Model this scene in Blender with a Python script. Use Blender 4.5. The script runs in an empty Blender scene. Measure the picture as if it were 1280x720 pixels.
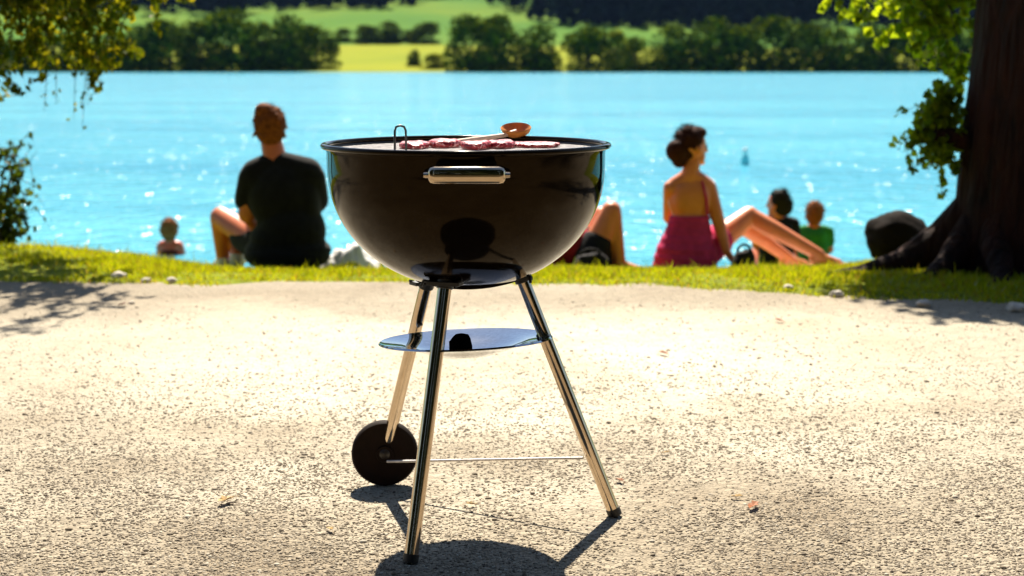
import bpy, bmesh, math, random
import numpy as np
from mathutils import Vector, Matrix, Euler, noise as mn

random.seed(7)
rng = np.random.default_rng(11)
R = math.radians
scene = bpy.context.scene
col = scene.collection

# ------------------------------------------------------------------ camera
F = 1760.0                      # focal length in pixels of the 1280 px frame
CH = 0.93                       # camera height
PITCH = math.atan(280.0 / F)
cam = bpy.data.cameras.new('camera')
cam.sensor_width = 36.0
cam.lens = 36.0 * F / 1280.0
cam.clip_start = 0.05
cam.clip_end = 9000
co = bpy.data.objects.new('camera', cam)
col.objects.link(co)
co.location = (0, 0, CH)
co.rotation_euler = (R(90) - PITCH, 0, 0)
scene.camera = co
cam.dof.use_dof = True
cam.dof.focus_distance = 2.76
cam.dof.aperture_fstop = 4.2
cam.dof.aperture_blades = 0

cp, sp = math.cos(PITCH), math.sin(PITCH)


def P(px, py, Y):
    """world point on the sight line of a photo pixel at ground distance Y"""
    u, v = (px - 640) / F, (360 - py) / F
    d = Vector((u, cp + v * sp, -sp + v * cp))
    k = Y / d.y
    return Vector((d.x * k, Y, CH + d.z * k))


def G(px, py, z=0.0):
    """world point on the plane z of a photo pixel"""
    u, v = (px - 640) / F, (360 - py) / F
    d = Vector((u, cp + v * sp, -sp + v * cp))
    k = (z - CH) / d.z
    return Vector((d.x * k, d.y * k, z))


# ------------------------------------------------------------------ helpers
def tag(o, label=None, cat=None, group=None, kind=None):
    if label: o['label'] = label
    if cat: o['category'] = cat
    if group: o['group'] = group
    if kind: o['kind'] = kind
    return o


def empty(name, loc, label=None, cat=None, group=None):
    o = bpy.data.objects.new(name, None)
    o.empty_display_size = 0.1
    col.objects.link(o)
    o.location = loc
    return tag(o, label, cat, group)


def link(name, me, mat, parent=None, smooth=True):
    if mat is not None and not me.materials:
        me.materials.append(mat)
    if smooth and len(me.polygons):
        me.polygons.foreach_set('use_smooth', np.ones(len(me.polygons), bool))
    o = bpy.data.objects.new(name, me)
    col.objects.link(o)
    if parent is not None:
        o.parent = parent
        o.matrix_parent_inverse = Matrix.Translation(-parent.location) if not parent.rotation_euler.z else parent.matrix_basis.inverted()
    return o


def mesh_np(name, verts, faces):
    """verts (n,3) array, faces (m,k) array with one k"""
    verts = np.ascontiguousarray(verts, np.float32)
    faces = np.ascontiguousarray(faces, np.int32)
    me = bpy.data.meshes.new(name)
    me.vertices.add(len(verts))
    me.vertices.foreach_set('co', verts.ravel())
    k = faces.shape[1]
    me.loops.add(faces.size)
    me.loops.foreach_set('vertex_index', faces.ravel())
    me.polygons.add(len(faces))
    me.polygons.foreach_set('loop_start', np.arange(len(faces), dtype=np.int32) * k)
    me.update(calc_edges=True)
    return me


class MB:
    """collects simple shapes into one mesh"""
    def __init__(self):
        self.v, self.f = [], []

    def add(self, vs, fs):
        b = len(self.v)
        self.v += [tuple(p) for p in vs]
        self.f += [tuple(i + b for i in f) for f in fs]

    def tube(self, pts, rad, n=12, cap=True, flat=1.0):
        pts = [Vector(p) for p in pts]
        m = len(pts)
        if not hasattr(rad, '__len__'):
            rad = [rad] * m
        vs, fs = [], []
        t0 = (pts[1] - pts[0]).normalized()
        a = Vector((0, 0, 1)) if abs(t0.z) < 0.9 else Vector((0, 1, 0))
        u = t0.cross(a).normalized()
        for i, p in enumerate(pts):
            if i == 0: t = t0
            elif i == m - 1: t = (pts[i] - pts[i - 1]).normalized()
            else: t = (pts[i + 1] - pts[i - 1]).normalized()
            u = (u - t * u.dot(t)).normalized()
            w = t.cross(u)
            for k in range(n):
                q = 2 * math.pi * k / n
                vs.append(p + u * (math.cos(q) * rad[i]) + w * (math.sin(q) * rad[i] * flat))
        for i in range(m - 1):
            for k in range(n):
                k2 = (k + 1) % n
                fs.append((i * n + k, i * n + k2, (i + 1) * n + k2, (i + 1) * n + k))
        if cap:
            fs.append(tuple(reversed(range(n))))
            fs.append(tuple((m - 1) * n + k for k in range(n)))
        self.add(vs, fs)
        return self

    def lathe(self, prof, c, n=64, mat=None):
        """prof: list of (r, z); closed on the axis when r == 0"""
        vs, fs = [], []
        m = len(prof)
        for r, z in prof:
            for k in range(n):
                q = 2 * math.pi * k / n
                p = Vector((r * math.cos(q), r * math.sin(q), z))
                if mat is not None: p = mat @ p
                vs.append(Vector(c) + p)
        for i in range(m - 1):
            for k in range(n):
                k2 = (k + 1) % n
                fs.append((i * n + k, i * n + k2, (i + 1) * n + k2, (i + 1) * n + k))
        self.add(vs, fs)
        return self

    def box(self, c, s, mat=None):
        vs = []
        for x in (-1, 1):
            for y in (-1, 1):
                for z in (-1, 1):
                    p = Vector((x * s[0] / 2, y * s[1] / 2, z * s[2] / 2))
                    if mat is not None: p = mat @ p
                    vs.append(Vector(c) + p)
        self.add(vs, [(0, 1, 3, 2), (4, 6, 7, 5), (0, 4, 5, 1), (2, 3, 7, 6), (0, 2, 6, 4), (1, 5, 7, 3)])
        return self

    def sphere(self, c, r, n=16, m=10, mat=None):
        if not hasattr(r, '__len__'): r = (r, r, r)
        vs, fs = [], []
        for i in range(m + 1):
            a = math.pi * i / m
            for k in range(n):
                q = 2 * math.pi * k / n
                p = Vector((r[0] * math.sin(a) * math.cos(q), r[1] * math.sin(a) * math.sin(q), r[2] * math.cos(a)))
                if mat is not None: p = mat @ p
                vs.append(Vector(c) + p)
        for i in range(m):
            for k in range(n):
                k2 = (k + 1) % n
                fs.append((i * n + k, (i + 1) * n + k, (i + 1) * n + k2, i * n + k2))
        self.add(vs, fs)
        return self

    def build(self, name, mat, parent=None, smooth=True, bevel=0, merge=True):
        me = bpy.data.meshes.new(name)
        me.from_pydata(self.v, [], self.f)
        bm = bmesh.new()
        bm.from_mesh(me)
        if merge:
            bmesh.ops.remove_doubles(bm, verts=bm.verts, dist=1e-6)
        bmesh.ops.recalc_face_normals(bm, faces=bm.faces)
        bm.to_mesh(me)
        bm.free()
        o = link(name, me, mat, parent, smooth)
        if bevel:
            b = o.modifiers.new('bevel', 'BEVEL')
            b.width = bevel
            b.segments = 3
            b.limit_method = 'ANGLE'
        if smooth:
            me.set_sharp_from_angle(angle=R(50))
        return o


# ------------------------------------------------------------------ materials
def nodes(name):
    m = bpy.data.materials.new(name)
    m.use_nodes = True
    nt = m.node_tree
    nt.nodes.clear()
    out = nt.nodes.new('ShaderNodeOutputMaterial')
    return m, nt, out


def N(nt, typ, ins=None, **props):
    n = nt.nodes.new(typ)
    for k, v in props.items():
        setattr(n, k, v)
    for k, v in (ins or {}).items():
        if isinstance(v, bpy.types.NodeSocket):
            nt.links.new(v, n.inputs[k])
        else:
            n.inputs[k].default_value = v
    return n


def ramp(nt, fac, stops, interp='LINEAR'):
    r = nt.nodes.new('ShaderNodeValToRGB')
    r.color_ramp.interpolation = interp
    el = r.color_ramp.elements
    while len(el) < len(stops):
        el.new(0.5)
    for e, (p, c) in zip(el, stops):
        e.position = p
        e.color = (c[0], c[1], c[2], 1) if hasattr(c, '__len__') else (c, c, c, 1)
    nt.links.new(fac, r.inputs[0])
    return r.outputs[0]


def solid(name, c, rough=0.6, metal=0.0, var=0.25, scale=30, bump=0.0, spec=0.5, coat=0.0, ior=1.5, sheen=0.0, bdist=0.002):
    m, nt, out = nodes(name)
    tc = N(nt, 'ShaderNodeTexCoord')
    nz = N(nt, 'ShaderNodeTexNoise', {'Vector': tc.outputs['Object'], 'Scale': scale, 'Detail': 5})
    c = tuple(c)
    lo = tuple(x * (1 - var) for x in c)
    hi = tuple(min(1, x * (1 + var)) for x in c)
    cr = ramp(nt, nz.outputs[0], [(0.3, lo), (0.7, hi)])
    b = N(nt, 'ShaderNodeBsdfPrincipled', {'Base Color': cr, 'Metallic': metal, 'IOR': ior, 'Specular IOR Level': spec,
                                           'Coat Weight': coat, 'Sheen Weight': sheen})
    rr = N(nt, 'ShaderNodeMapRange', {0: nz.outputs[0], 3: max(0.0, rough * 0.85), 4: min(1, rough * 1.15)})
    nt.links.new(rr.outputs[0], b.inputs['Roughness'])
    if bump:
        bn = N(nt, 'ShaderNodeBump', {'Height': nz.outputs[0], 'Strength': bump, 'Distance': bdist})
        nt.links.new(bn.outputs[0], b.inputs['Normal'])
    nt.links.new(b.outputs[0], out.inputs[0])
    return m


def m_enamel():
    m, nt, out = nodes('black_enamel')
    tc = N(nt, 'ShaderNodeTexCoord')
    nz = N(nt, 'ShaderNodeTexNoise', {'Vector': tc.outputs['Object'], 'Scale': 7, 'Detail': 6, 'Roughness': 0.65})
    rr = ramp(nt, nz.outputs[0], [(0.35, 0.06), (0.6, 0.10), (0.75, 0.22)])
    b = N(nt, 'ShaderNodeBsdfPrincipled', {'Base Color': (0.0035, 0.0022, 0.0012, 1), 'Specular IOR Level': 0.17, 'Specular Tint': (1.0, 0.72, 0.40, 1)})
    nt.links.new(rr, b.inputs['Roughness'])
    nt.links.new(b.outputs[0], out.inputs[0])
    return m


def m_flat_black():
    m, nt, out = nodes('flat_black_matte')
    tc = N(nt, 'ShaderNodeTexCoord')
    nz = N(nt, 'ShaderNodeTexNoise', {'Vector': tc.outputs['Object'], 'Scale': 40, 'Detail': 5})
    d = N(nt, 'ShaderNodeBsdfDiffuse', {'Color': ramp(nt, nz.outputs[0], [(0.3, (0.003, 0.002, 0.0015)), (0.7, (0.012, 0.008, 0.006))])})
    nt.links.new(d.outputs[0], out.inputs[0])
    return m


def leafy(name, stops, trans=0.5, rough=0.6, tint=(1.25, 1.1, 0.5), gloss=0.12):
    """leaf/blade material: random tone per island, light shining through"""
    m, nt, out = nodes(name)
    g = N(nt, 'ShaderNodeNewGeometry')
    c = ramp(nt, g.outputs['Random Per Island'], stops)
    d = N(nt, 'ShaderNodeBsdfDiffuse', {'Color': c, 'Roughness': 0.5})
    mul = N(nt, 'ShaderNodeMix', {0: 1.0, 6: c, 7: (*tint, 1)}, data_type='RGBA', blend_type='MULTIPLY')
    t = N(nt, 'ShaderNodeBsdfTranslucent', {'Color': mul.outputs[2]})
    mx = N(nt, 'ShaderNodeMixShader', {0: trans, 1: d.outputs[0], 2: t.outputs[0]})
    gl = N(nt, 'ShaderNodeBsdfGlossy', {'Roughness': rough * 0.7, 'Color': (0.8, 0.8, 0.8, 1)})
    fr = N(nt, 'ShaderNodeFresnel', {'IOR': 1.35})
    k = N(nt, 'ShaderNodeMath', {0: fr.outputs[0], 1: gloss * 4}, operation='MULTIPLY')
    mx2 = N(nt, 'ShaderNodeMixShader', {0: k.outputs[0], 1: mx.outputs[0], 2: gl.outputs[0]})
    nt.links.new(mx2.outputs[0], out.inputs[0])
    return m


def m_gravel():
    m, nt, out = nodes('gravel')
    tc = N(nt, 'ShaderNodeTexCoord')
    co_ = tc.outputs['Object']
    big = N(nt, 'ShaderNodeTexNoise', {'Vector': co_, 'Scale': 1.3, 'Detail': 6, 'Roughness': 0.6})
    mid = N(nt, 'ShaderNodeTexNoise', {'Vector': co_, 'Scale': 18, 'Detail': 6, 'Roughness': 0.7})
    v1 = N(nt, 'ShaderNodeTexVoronoi', {'Vector': co_, 'Scale': 150.0, 'Randomness': 1.0})
    v2 = N(nt, 'ShaderNodeTexVoronoi', {'Vector': co_, 'Scale': 62.0, 'Randomness': 1.0})
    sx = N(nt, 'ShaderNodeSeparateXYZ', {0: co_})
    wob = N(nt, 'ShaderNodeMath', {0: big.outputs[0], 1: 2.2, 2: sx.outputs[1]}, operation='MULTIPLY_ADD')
    packed_vignette = ramp(nt, N(nt, 'ShaderNodeMapRange', {0: wob.outputs[0], 1: 3.2, 2: 6.6}).outputs[0], [(0.0, 0.0), (0.55, 1.0), (0.85, 1.0), (1.0, 0.3)])  # packed smooth band behind, plus the bright middle painted into the colour
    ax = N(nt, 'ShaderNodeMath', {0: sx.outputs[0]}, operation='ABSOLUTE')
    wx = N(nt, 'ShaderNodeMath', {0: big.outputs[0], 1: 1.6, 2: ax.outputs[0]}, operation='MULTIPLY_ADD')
    side = N(nt, 'ShaderNodeMapRange', {0: wx.outputs[0], 1: 1.5, 2: 3.2, 3: 1.0, 4: 0.35})  # colour darkened outwards, a painted corner falloff
    packed_vignette = N(nt, 'ShaderNodeMath', {0: packed_vignette, 1: side.outputs[0]}, operation='MULTIPLY').outputs[0]
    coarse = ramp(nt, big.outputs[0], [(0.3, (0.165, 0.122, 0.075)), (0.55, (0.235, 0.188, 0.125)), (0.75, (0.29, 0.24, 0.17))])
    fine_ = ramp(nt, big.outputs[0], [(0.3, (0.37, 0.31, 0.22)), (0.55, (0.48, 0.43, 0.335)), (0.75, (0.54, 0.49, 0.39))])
    base = N(nt, 'ShaderNodeMix', {0: packed_vignette, 6: coarse, 7: fine_}, data_type='RGBA').outputs[2]
    m1 = ramp(nt, mid.outputs[0], [(0.30, 0.78), (0.5, 1.0), (0.7, 1.08)])
    c1 = N(nt, 'ShaderNodeMix', {0: 1.0, 6: base, 7: m1}, data_type='RGBA', blend_type='MULTIPLY')
    st = ramp(nt, N(nt, 'ShaderNodeSeparateColor', {0: v1.outputs['Color']}).outputs[0], [(0.0, 0.55), (0.10, 0.88), (0.5, 1.0), (1.0, 1.12)])
    c2 = N(nt, 'ShaderNodeMix', {0: 0.8, 6: c1.outputs[2], 7: st}, data_type='RGBA', blend_type='MULTIPLY')
    h1 = N(nt, 'ShaderNodeMath', {0: v1.outputs['Distance'], 1: -0.6}, operation='MULTIPLY')
    h2 = N(nt, 'ShaderNodeMath', {0: v2.outputs['Distance'], 1: -1.0}, operation='MULTIPLY')
    hs = N(nt, 'ShaderNodeMath', {0: h1.outputs[0], 1: h2.outputs[0]}, operation='ADD')
    hs2 = N(nt, 'ShaderNodeMath', {0: hs.outputs[0], 1: mid.outputs[0]}, operation='ADD')
    bn = N(nt, 'ShaderNodeBump', {'Height': hs2.outputs[0], 'Distance': 0.007})
    bs = N(nt, 'ShaderNodeMapRange', {0: packed_vignette, 3: 1.0, 4: 0.42})
    nt.links.new(bs.outputs[0], bn.inputs['Strength'])
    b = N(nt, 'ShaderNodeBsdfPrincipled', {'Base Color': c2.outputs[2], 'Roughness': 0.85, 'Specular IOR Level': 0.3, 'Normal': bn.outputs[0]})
    nt.links.new(b.outputs[0], out.inputs[0])
    return m


def m_pebbles():
    m, nt, out = nodes('pebbles')
    g = N(nt, 'ShaderNodeNewGeometry')
    c = ramp(nt, g.outputs['Random Per Island'], [(0.0, (0.07, 0.052, 0.036)), (0.12, (0.17, 0.13, 0.085)), (0.35, (0.25, 0.205, 0.145)),
                                                  (0.8, (0.34, 0.285, 0.21)), (1.0, (0.50, 0.45, 0.36))])
    b = N(nt, 'ShaderNodeBsdfPrincipled', {'Base Color': c, 'Roughness': 0.8, 'Specular IOR Level': 0.35})
    nt.links.new(b.outputs[0], out.inputs[0])
    return m


def m_soil():
    m, nt, out = nodes('soil')
    tc = N(nt, 'ShaderNodeTexCoord')
    nz = N(nt, 'ShaderNodeTexNoise', {'Vector': tc.outputs['Object'], 'Scale': 6, 'Detail': 8, 'Roughness': 0.7})
    c = ramp(nt, nz.outputs[0], [(0.3, (0.08, 0.085, 0.012)), (0.55, (0.20, 0.24, 0.015)), (0.75, (0.18, 0.12, 0.05))])
    bn = N(nt, 'ShaderNodeBump', {'Height': nz.outputs[0], 'Strength': 0.8, 'Distance': 0.03})
    b = N(nt, 'ShaderNodeBsdfPrincipled', {'Base Color': c, 'Roughness': 0.95, 'Specular IOR Level': 0.1, 'Normal': bn.outputs[0]})
    nt.links.new(b.outputs[0], out.inputs[0])
    return m


def m_water():
    m, nt, out = nodes('lake_water')
    tc = N(nt, 'ShaderNodeTexCoord')
    mp = N(nt, 'ShaderNodeMapping', {'Vector': tc.outputs['Object'], 'Scale': (1.0, 1.0, 1.0), 'Rotation': (0, 0, R(20))})
    n1 = N(nt, 'ShaderNodeTexNoise', {'Vector': mp.outputs[0], 'Scale': 2.4, 'Detail': 3, 'Roughness': 0.55, 'Distortion': 0.3})
    n2 = N(nt, 'ShaderNodeTexNoise', {'Vector': mp.outputs[0], 'Scale': 0.35, 'Detail': 2})
    big = N(nt, 'ShaderNodeTexNoise', {'Vector': N(nt, 'ShaderNodeMapping', {'Vector': tc.outputs['Object'], 'Scale': (0.035, 0.22, 1)}).outputs[0],
                                       'Scale': 1.0, 'Detail': 3})
    hs = N(nt, 'ShaderNodeMath', {0: n2.outputs[0], 1: 1.2, 2: n1.outputs[0]}, operation='MULTIPLY_ADD')
    bn = N(nt, 'ShaderNodeBump', {'Height': hs.outputs[0], 'Strength': 1.0, 'Distance': 0.145})
    c = ramp(nt, big.outputs[0], [(0.3, (0.045, 0.33, 0.48)), (0.7, (0.11, 0.48, 0.60))])
    b = N(nt, 'ShaderNodeBsdfPrincipled', {'Base Color': c, 'Roughness': 0.15, 'IOR': 1.33, 'Normal': bn.outputs[0]})
    nt.links.new(b.outputs[0], out.inputs[0])
    return m


def m_meadow(name, a, b_, c_, scale):
    m, nt, out = nodes(name)
    tc = N(nt, 'ShaderNodeTexCoord')
    nz = N(nt, 'ShaderNodeTexNoise', {'Vector': tc.outputs['Object'], 'Scale': scale, 'Detail': 6, 'Roughness': 0.6})
    c = ramp(nt, nz.outputs[0], [(0.3, a), (0.5, b_), (0.72, c_)])
    b = N(nt, 'ShaderNodeBsdfPrincipled', {'Base Color': c, 'Roughness': 0.9, 'Specular IOR Level': 0.05})
    nt.links.new(b.outputs[0], out.inputs[0])
    return m


def m_bark(name, a, b_, sc=14):
    m, nt, out = nodes(name)
    tc = N(nt, 'ShaderNodeTexCoord')
    mp = N(nt, 'ShaderNodeMapping', {'Vector': tc.outputs['Object'], 'Scale': (1, 1, 0.22)})
    nz = N(nt, 'ShaderNodeTexNoise', {'Vector': mp.outputs[0], 'Scale': sc, 'Detail': 7, 'Roughness': 0.65, 'Distortion': 0.6})
    vo = N(nt, 'ShaderNodeTexVoronoi', {'Vector': mp.outputs[0], 'Scale': sc * 1.3}, feature='DISTANCE_TO_EDGE')
    h = N(nt, 'ShaderNodeMath', {0: vo.outputs['Distance'], 1: 1.5, 2: nz.outputs[0]}, operation='MULTIPLY_ADD')
    c = ramp(nt, nz.outputs[0], [(0.3, a), (0.7, b_)])
    bn = N(nt, 'ShaderNodeBump', {'Height': h.outputs[0], 'Strength': 1.0, 'Distance': 0.03})
    b = N(nt, 'ShaderNodeBsdfPrincipled', {'Base Color': c, 'Roughness': 0.9, 'Specular IOR Level': 0.2, 'Normal': bn.outputs[0]})
    nt.links.new(b.outputs[0], out.inputs[0])
    return m


def m_meat():
    m, nt, out = nodes('meat')
    tc = N(nt, 'ShaderNodeTexCoord')
    nz = N(nt, 'ShaderNodeTexNoise', {'Vector': tc.outputs['Object'], 'Scale': 55, 'Detail': 4, 'Roughness': 0.6, 'Distortion': 1.2})
    c = ramp(nt, nz.outputs[0], [(0.44, (0.20, 0.002, 0.008)), (0.54, (0.46, 0.006, 0.025)), (0.58, (0.78, 0.42, 0.42)), (0.7, (0.85, 0.70, 0.66))])
    bn = N(nt, 'ShaderNodeBump', {'Height': nz.outputs[0], 'Strength': 0.6, 'Distance': 0.004})
    b = N(nt, 'ShaderNodeBsdfPrincipled', {'Base Color': c, 'Roughness': 0.35, 'Subsurface Weight': 0.1, 'Subsurface Radius': (0.01, 0.003, 0.002), 'Normal': bn.outputs[0]})
    nt.links.new(b.outputs[0], out.inputs[0])
    return m


def m_skin(name, c):
    m, nt, out = nodes(name)
    tc = N(nt, 'ShaderNodeTexCoord')
    nz = N(nt, 'ShaderNodeTexNoise', {'Vector': tc.outputs['Object'], 'Scale': 12, 'Detail': 4})
    cr = ramp(nt, nz.outputs[0], [(0.3, tuple(x * y for x, y in zip(c, (0.85, 0.78, 0.75)))), (0.7, c)])
    b = N(nt, 'ShaderNodeBsdfPrincipled', {'Base Color': cr, 'Roughness': 0.45, 'Subsurface Weight': 0.15,
                                           'Subsurface Radius': (0.02, 0.008, 0.004), 'Subsurface Scale': 0.6})
    nt.links.new(b.outputs[0], out.inputs[0])
    return m


M = dict(
    gravel=m_gravel(), pebbles=m_pebbles(), soil=m_soil(), water=m_water(),
    field=m_meadow('yellow_field', (0.15, 0.19, 0.003), (0.19, 0.22, 0.003), (0.23, 0.24, 0.004), 0.02),
    hill=m_meadow('hill_meadow', (0.035, 0.12, 0.008), (0.06, 0.15, 0.008), (0.12, 0.18, 0.006), 0.009),
    bark=m_bark('bark', (0.003, 0.0013, 0.0008), (0.034, 0.0095, 0.004)),
    twig=m_bark('twig_bark', (0.04, 0.028, 0.015), (0.10, 0.07, 0.04), 40),
    fartrunk=solid('far_bark', (0.06, 0.045, 0.03), 0.9, scale=2),
    enamel=m_enamel(),
    enamel_in=solid('sooty_enamel', (0.02, 0.018, 0.016), 0.45, var=0.4, scale=20),
    chrome=solid('polished_steel', (0.62, 0.50, 0.37), 0.10, metal=1.0, var=0.06, scale=60),
    flat_black=m_flat_black(),
    floor=m_meadow('unseen_dark_floor', (0.018, 0.014, 0.008), (0.03, 0.024, 0.012), (0.05, 0.04, 0.018), 1.5),
    alu=solid('polished_aluminium', (0.46, 0.50, 0.55), 0.05, metal=1.0, var=0.10, scale=120),
    wire=solid('grate_steel', (0.74, 0.70, 0.67), 0.5, metal=0.3, var=0.25, scale=90),
    darkwire=solid('dark_wire', (0.05, 0.05, 0.05), 0.35, metal=0.8, var=0.3, scale=90),
    blackplastic=solid('black_plastic', (0.012, 0.011, 0.010), 0.5, var=0.3, scale=60),
    wheelplastic=solid('brown_black_plastic', (0.012, 0.006, 0.004), 0.75, spec=0.15, var=0.3, scale=40, bump=0.2),
    hub=solid('hub_plastic', (0.02, 0.014, 0.010), 0.4, var=0.2),
    coal=solid('ash_and_coal', (0.45, 0.43, 0.41), 0.95, var=0.7, scale=45, bump=0.6),
    meat=m_meat(),
    wood=solid('spoon_wood', (0.56, 0.19, 0.03), 0.6, var=0.25, scale=60),
    handlewood=solid('pale_wood', (0.62, 0.45, 0.34), 0.5, var=0.15, scale=60),
    skin_man=m_skin('tanned_skin', (0.66, 0.19, 0.07)),
    skin_woman=m_skin('sunburnt_skin', (0.80, 0.25, 0.085)),
    skin_tan=m_skin('deep_tan_skin', (0.78, 0.12, 0.045)),
    skin_child=m_skin('child_skin', (0.76, 0.19, 0.075)),
    black_cloth=solid('black_cotton', (0.008, 0.008, 0.009), 0.95, var=0.3, scale=25, spec=0.1, bump=0.3, bdist=0.004, sheen=0.12),
    pink_cloth=solid('pink_cotton', (0.56, 0.035, 0.13), 0.85, var=0.18, scale=20, spec=0.2, bump=0.4, bdist=0.006),
    red_cloth=solid('red_cotton', (0.32, 0.016, 0.025), 0.9, var=0.2, scale=20, spec=0.2),
    green_cloth=solid('green_cotton', (0.03, 0.20, 0.035), 0.9, var=0.25, scale=20, spec=0.2),
    navy_cloth=solid('dark_swimwear', (0.014, 0.012, 0.014), 0.9, var=0.3, scale=20, spec=0.2),
    maroon_cloth=solid('maroon_swimwear', (0.12, 0.014, 0.012), 0.9, var=0.3, scale=20, spec=0.2),
    towel=solid('white_terry', (0.74, 0.73, 0.70), 0.95, var=0.06, scale=40, spec=0.1, bump=0.6, bdist=0.006),
    shoe=solid('white_canvas', (0.75, 0.74, 0.72), 0.8, var=0.06, scale=40),
    hair_red=solid('auburn_hair', (0.19, 0.055, 0.012), 0.75, var=0.5, scale=55, bump=0.8, spec=0.12, bdist=0.01),
    hair_dark=solid('dark_brown_hair', (0.045, 0.011, 0.005), 0.75, var=0.5, scale=55, bump=0.8, spec=0.12, bdist=0.01),
    hair_black=solid('black_hair', (0.016, 0.011, 0.009), 0.75, var=0.4, scale=55, bump=0.8, spec=0.12, bdist=0.01),
    hair_ginger=solid('ginger_hair', (0.26, 0.075, 0.016), 0.75, var=0.4, scale=55, bump=0.8, spec=0.12, bdist=0.01),
    eye=solid('eye_dark', (0.03, 0.02, 0.015), 0.2, var=0.1),
    rock=solid('dark_rock', (0.009, 0.0055, 0.004), 0.95, spec=0.1, var=0.5, scale=9, bump=0.8, bdist=0.02),
    palestone=solid('pale_stone', (0.58, 0.52, 0.43), 0.9, var=0.2, scale=25, bump=0.5),
    dryleaf=solid('dry_brown_leaf', (0.28, 0.09, 0.022), 0.7, var=0.4, scale=70),
    paleleaf=solid('dry_tan_leaf', (0.42, 0.27, 0.09), 0.7, var=0.4, scale=70),
    buoy=solid('buoy_paint', (0.75, 0.77, 0.76), 0.4, var=0.05),
    buoy_teal=solid('buoy_grey', (0.22, 0.66, 0.72), 0.5, var=0.15),
    grass=leafy('grass_blades', [(0.0, (0.26, 0.34, 0.006)), (0.45, (0.36, 0.43, 0.008)), (0.8, (0.46, 0.48, 0.010)), (0.93, (0.34, 0.24, 0.04)), (1.0, (0.38, 0.26, 0.07))], 0.5, gloss=0.03),
    leaf_l=leafy('birch_leaves', [(0.0, (0.04, 0.065, 0.006)), (0.6, (0.10, 0.13, 0.008)), (1.0, (0.30, 0.28, 0.012))], 0.6, gloss=0.006),
    leaf_r=leafy('maple_leaves', [(0.0, (0.09, 0.16, 0.012)), (0.5, (0.17, 0.25, 0.012)), (1.0, (0.36, 0.46, 0.016))], 0.75, gloss=0.006),
    leaf_b=leafy('shrub_leaves', [(0.0, (0.03, 0.055, 0.006)), (0.7, (0.06, 0.10, 0.010)), (1.0, (0.12, 0.15, 0.012))], 0.5, gloss=0.03),
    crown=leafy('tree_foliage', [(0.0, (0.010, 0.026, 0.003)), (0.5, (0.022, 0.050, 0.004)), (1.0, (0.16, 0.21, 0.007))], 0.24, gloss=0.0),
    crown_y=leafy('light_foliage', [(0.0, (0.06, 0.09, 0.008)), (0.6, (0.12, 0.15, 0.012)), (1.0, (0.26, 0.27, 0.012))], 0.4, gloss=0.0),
    unseen_woods=leafy('darkened_woods', [(0.0, (0.004, 0.007, 0.003)), (1.0, (0.014, 0.018, 0.007))], 0.05, gloss=0.0),  # leaf colour darkened to near black for the bowl reflection
    conifer=leafy('conifer_needles', [(0.0, (0.003, 0.008, 0.012)), (0.7, (0.006, 0.014, 0.018)), (1.0, (0.010, 0.022, 0.022))], 0.08, gloss=0.0),
)

# ------------------------------------------------------------------ light
SUN_EL = R(50.8)
SUN_AZ = R(-3.0)        # measured from +Y towards +X: sun stands over the lake, slightly left
world = bpy.data.worlds.new('World')
scene.world = world
world.use_nodes = True
wn = world.node_tree
bg = wn.nodes['Background']
sky = wn.nodes.new('ShaderNodeTexSky')
sky.sky_type = 'NISHITA'
sky.sun_disc = False
sky.sun_elevation = SUN_EL
sky.sun_rotation = SUN_AZ
sky.air_density = 1.0
sky.dust_density = 0.6
sky.ozone_density = 1.5
wn.links.new(sky.outputs[0], bg.inputs[0])
bg.inputs[1].default_value = 0.05
sun = bpy.data.lights.new('sun', 'SUN')
sun.energy = 5.0
sun.angle = R(0.55)
sun.color = (1.0, 0.91, 0.76)
so = bpy.data.objects.new('sun', sun)
col.objects.link(so)
so.location = (0, 20, 30)
sdir = Vector((math.sin(SUN_AZ) * math.cos(SUN_EL), math.cos(SUN_AZ) * math.cos(SUN_EL), math.sin(SUN_EL)))
so.rotation_euler = sdir.to_track_quat('Z', 'Y').to_euler()

# ------------------------------------------------------------------ terrain near
WATER = -0.90


def fbm(x, y, s, seed=0.0):
    return mn.fractal(Vector((x * s, y * s, seed)), 1.0, 2.0, 4)


PROF = [(-500, 0.0), (6.0, 0.0), (6.6, -0.05), (7.5, -0.185), (8.2, -0.30), (9.2, -0.47), (10.4, -0.68), (11.6, -0.86), (12.6, -0.98), (15, -1.4), (30, -2.6), (420, -3.0)]
PY = np.array([p[0] for p in PROF]); PZ = np.array([p[1] for p in PROF])


def base(x, y):
    z = float(np.interp(y, PY, PZ))
    w = min(1.0, max(0.0, (y - 6.0) / 1.2)) * min(1.0, max(0.0, (11.5 - y) / 2.0))
    left = min(1.0, max(0.0, (-1.55 - x * 1.0) / 0.9))
    right = min(1.0, max(0.0, (x - 1.7) / 0.6))
    z += w * (0.125 * left + 0.085 * right)
    z += w * 0.018 * fbm(x, y, 1.5, 3.0)
    if y < 6.3:
        z += 0.006 * fbm(x, y, 0.7, 9.0) * (1 if abs(x) < 8 else 0.3)
    return z


def edge(x):
    return float(np.interp(x, [-3, -0.6, 0.6, 1.2, 2.0, 3.0], [6.15, 6.08, 5.95, 5.72, 5.5, 5.45])) + 0.13 * fbm(x, 0.0, 0.9, 5.0) + 0.10 * fbm(x, 0, 3.5, 8.0)


def axis(a, b, step, far, grow=1.35):
    s = list(np.arange(a, b + 1e-6, step))
    d = step
    while s[-1] < far:
        d *= grow; s.append(s[-1] + d)
    d = step
    while s[0] > -far:
        d *= grow; s.insert(0, s[0] - d)
    return np.array(s)


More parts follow.
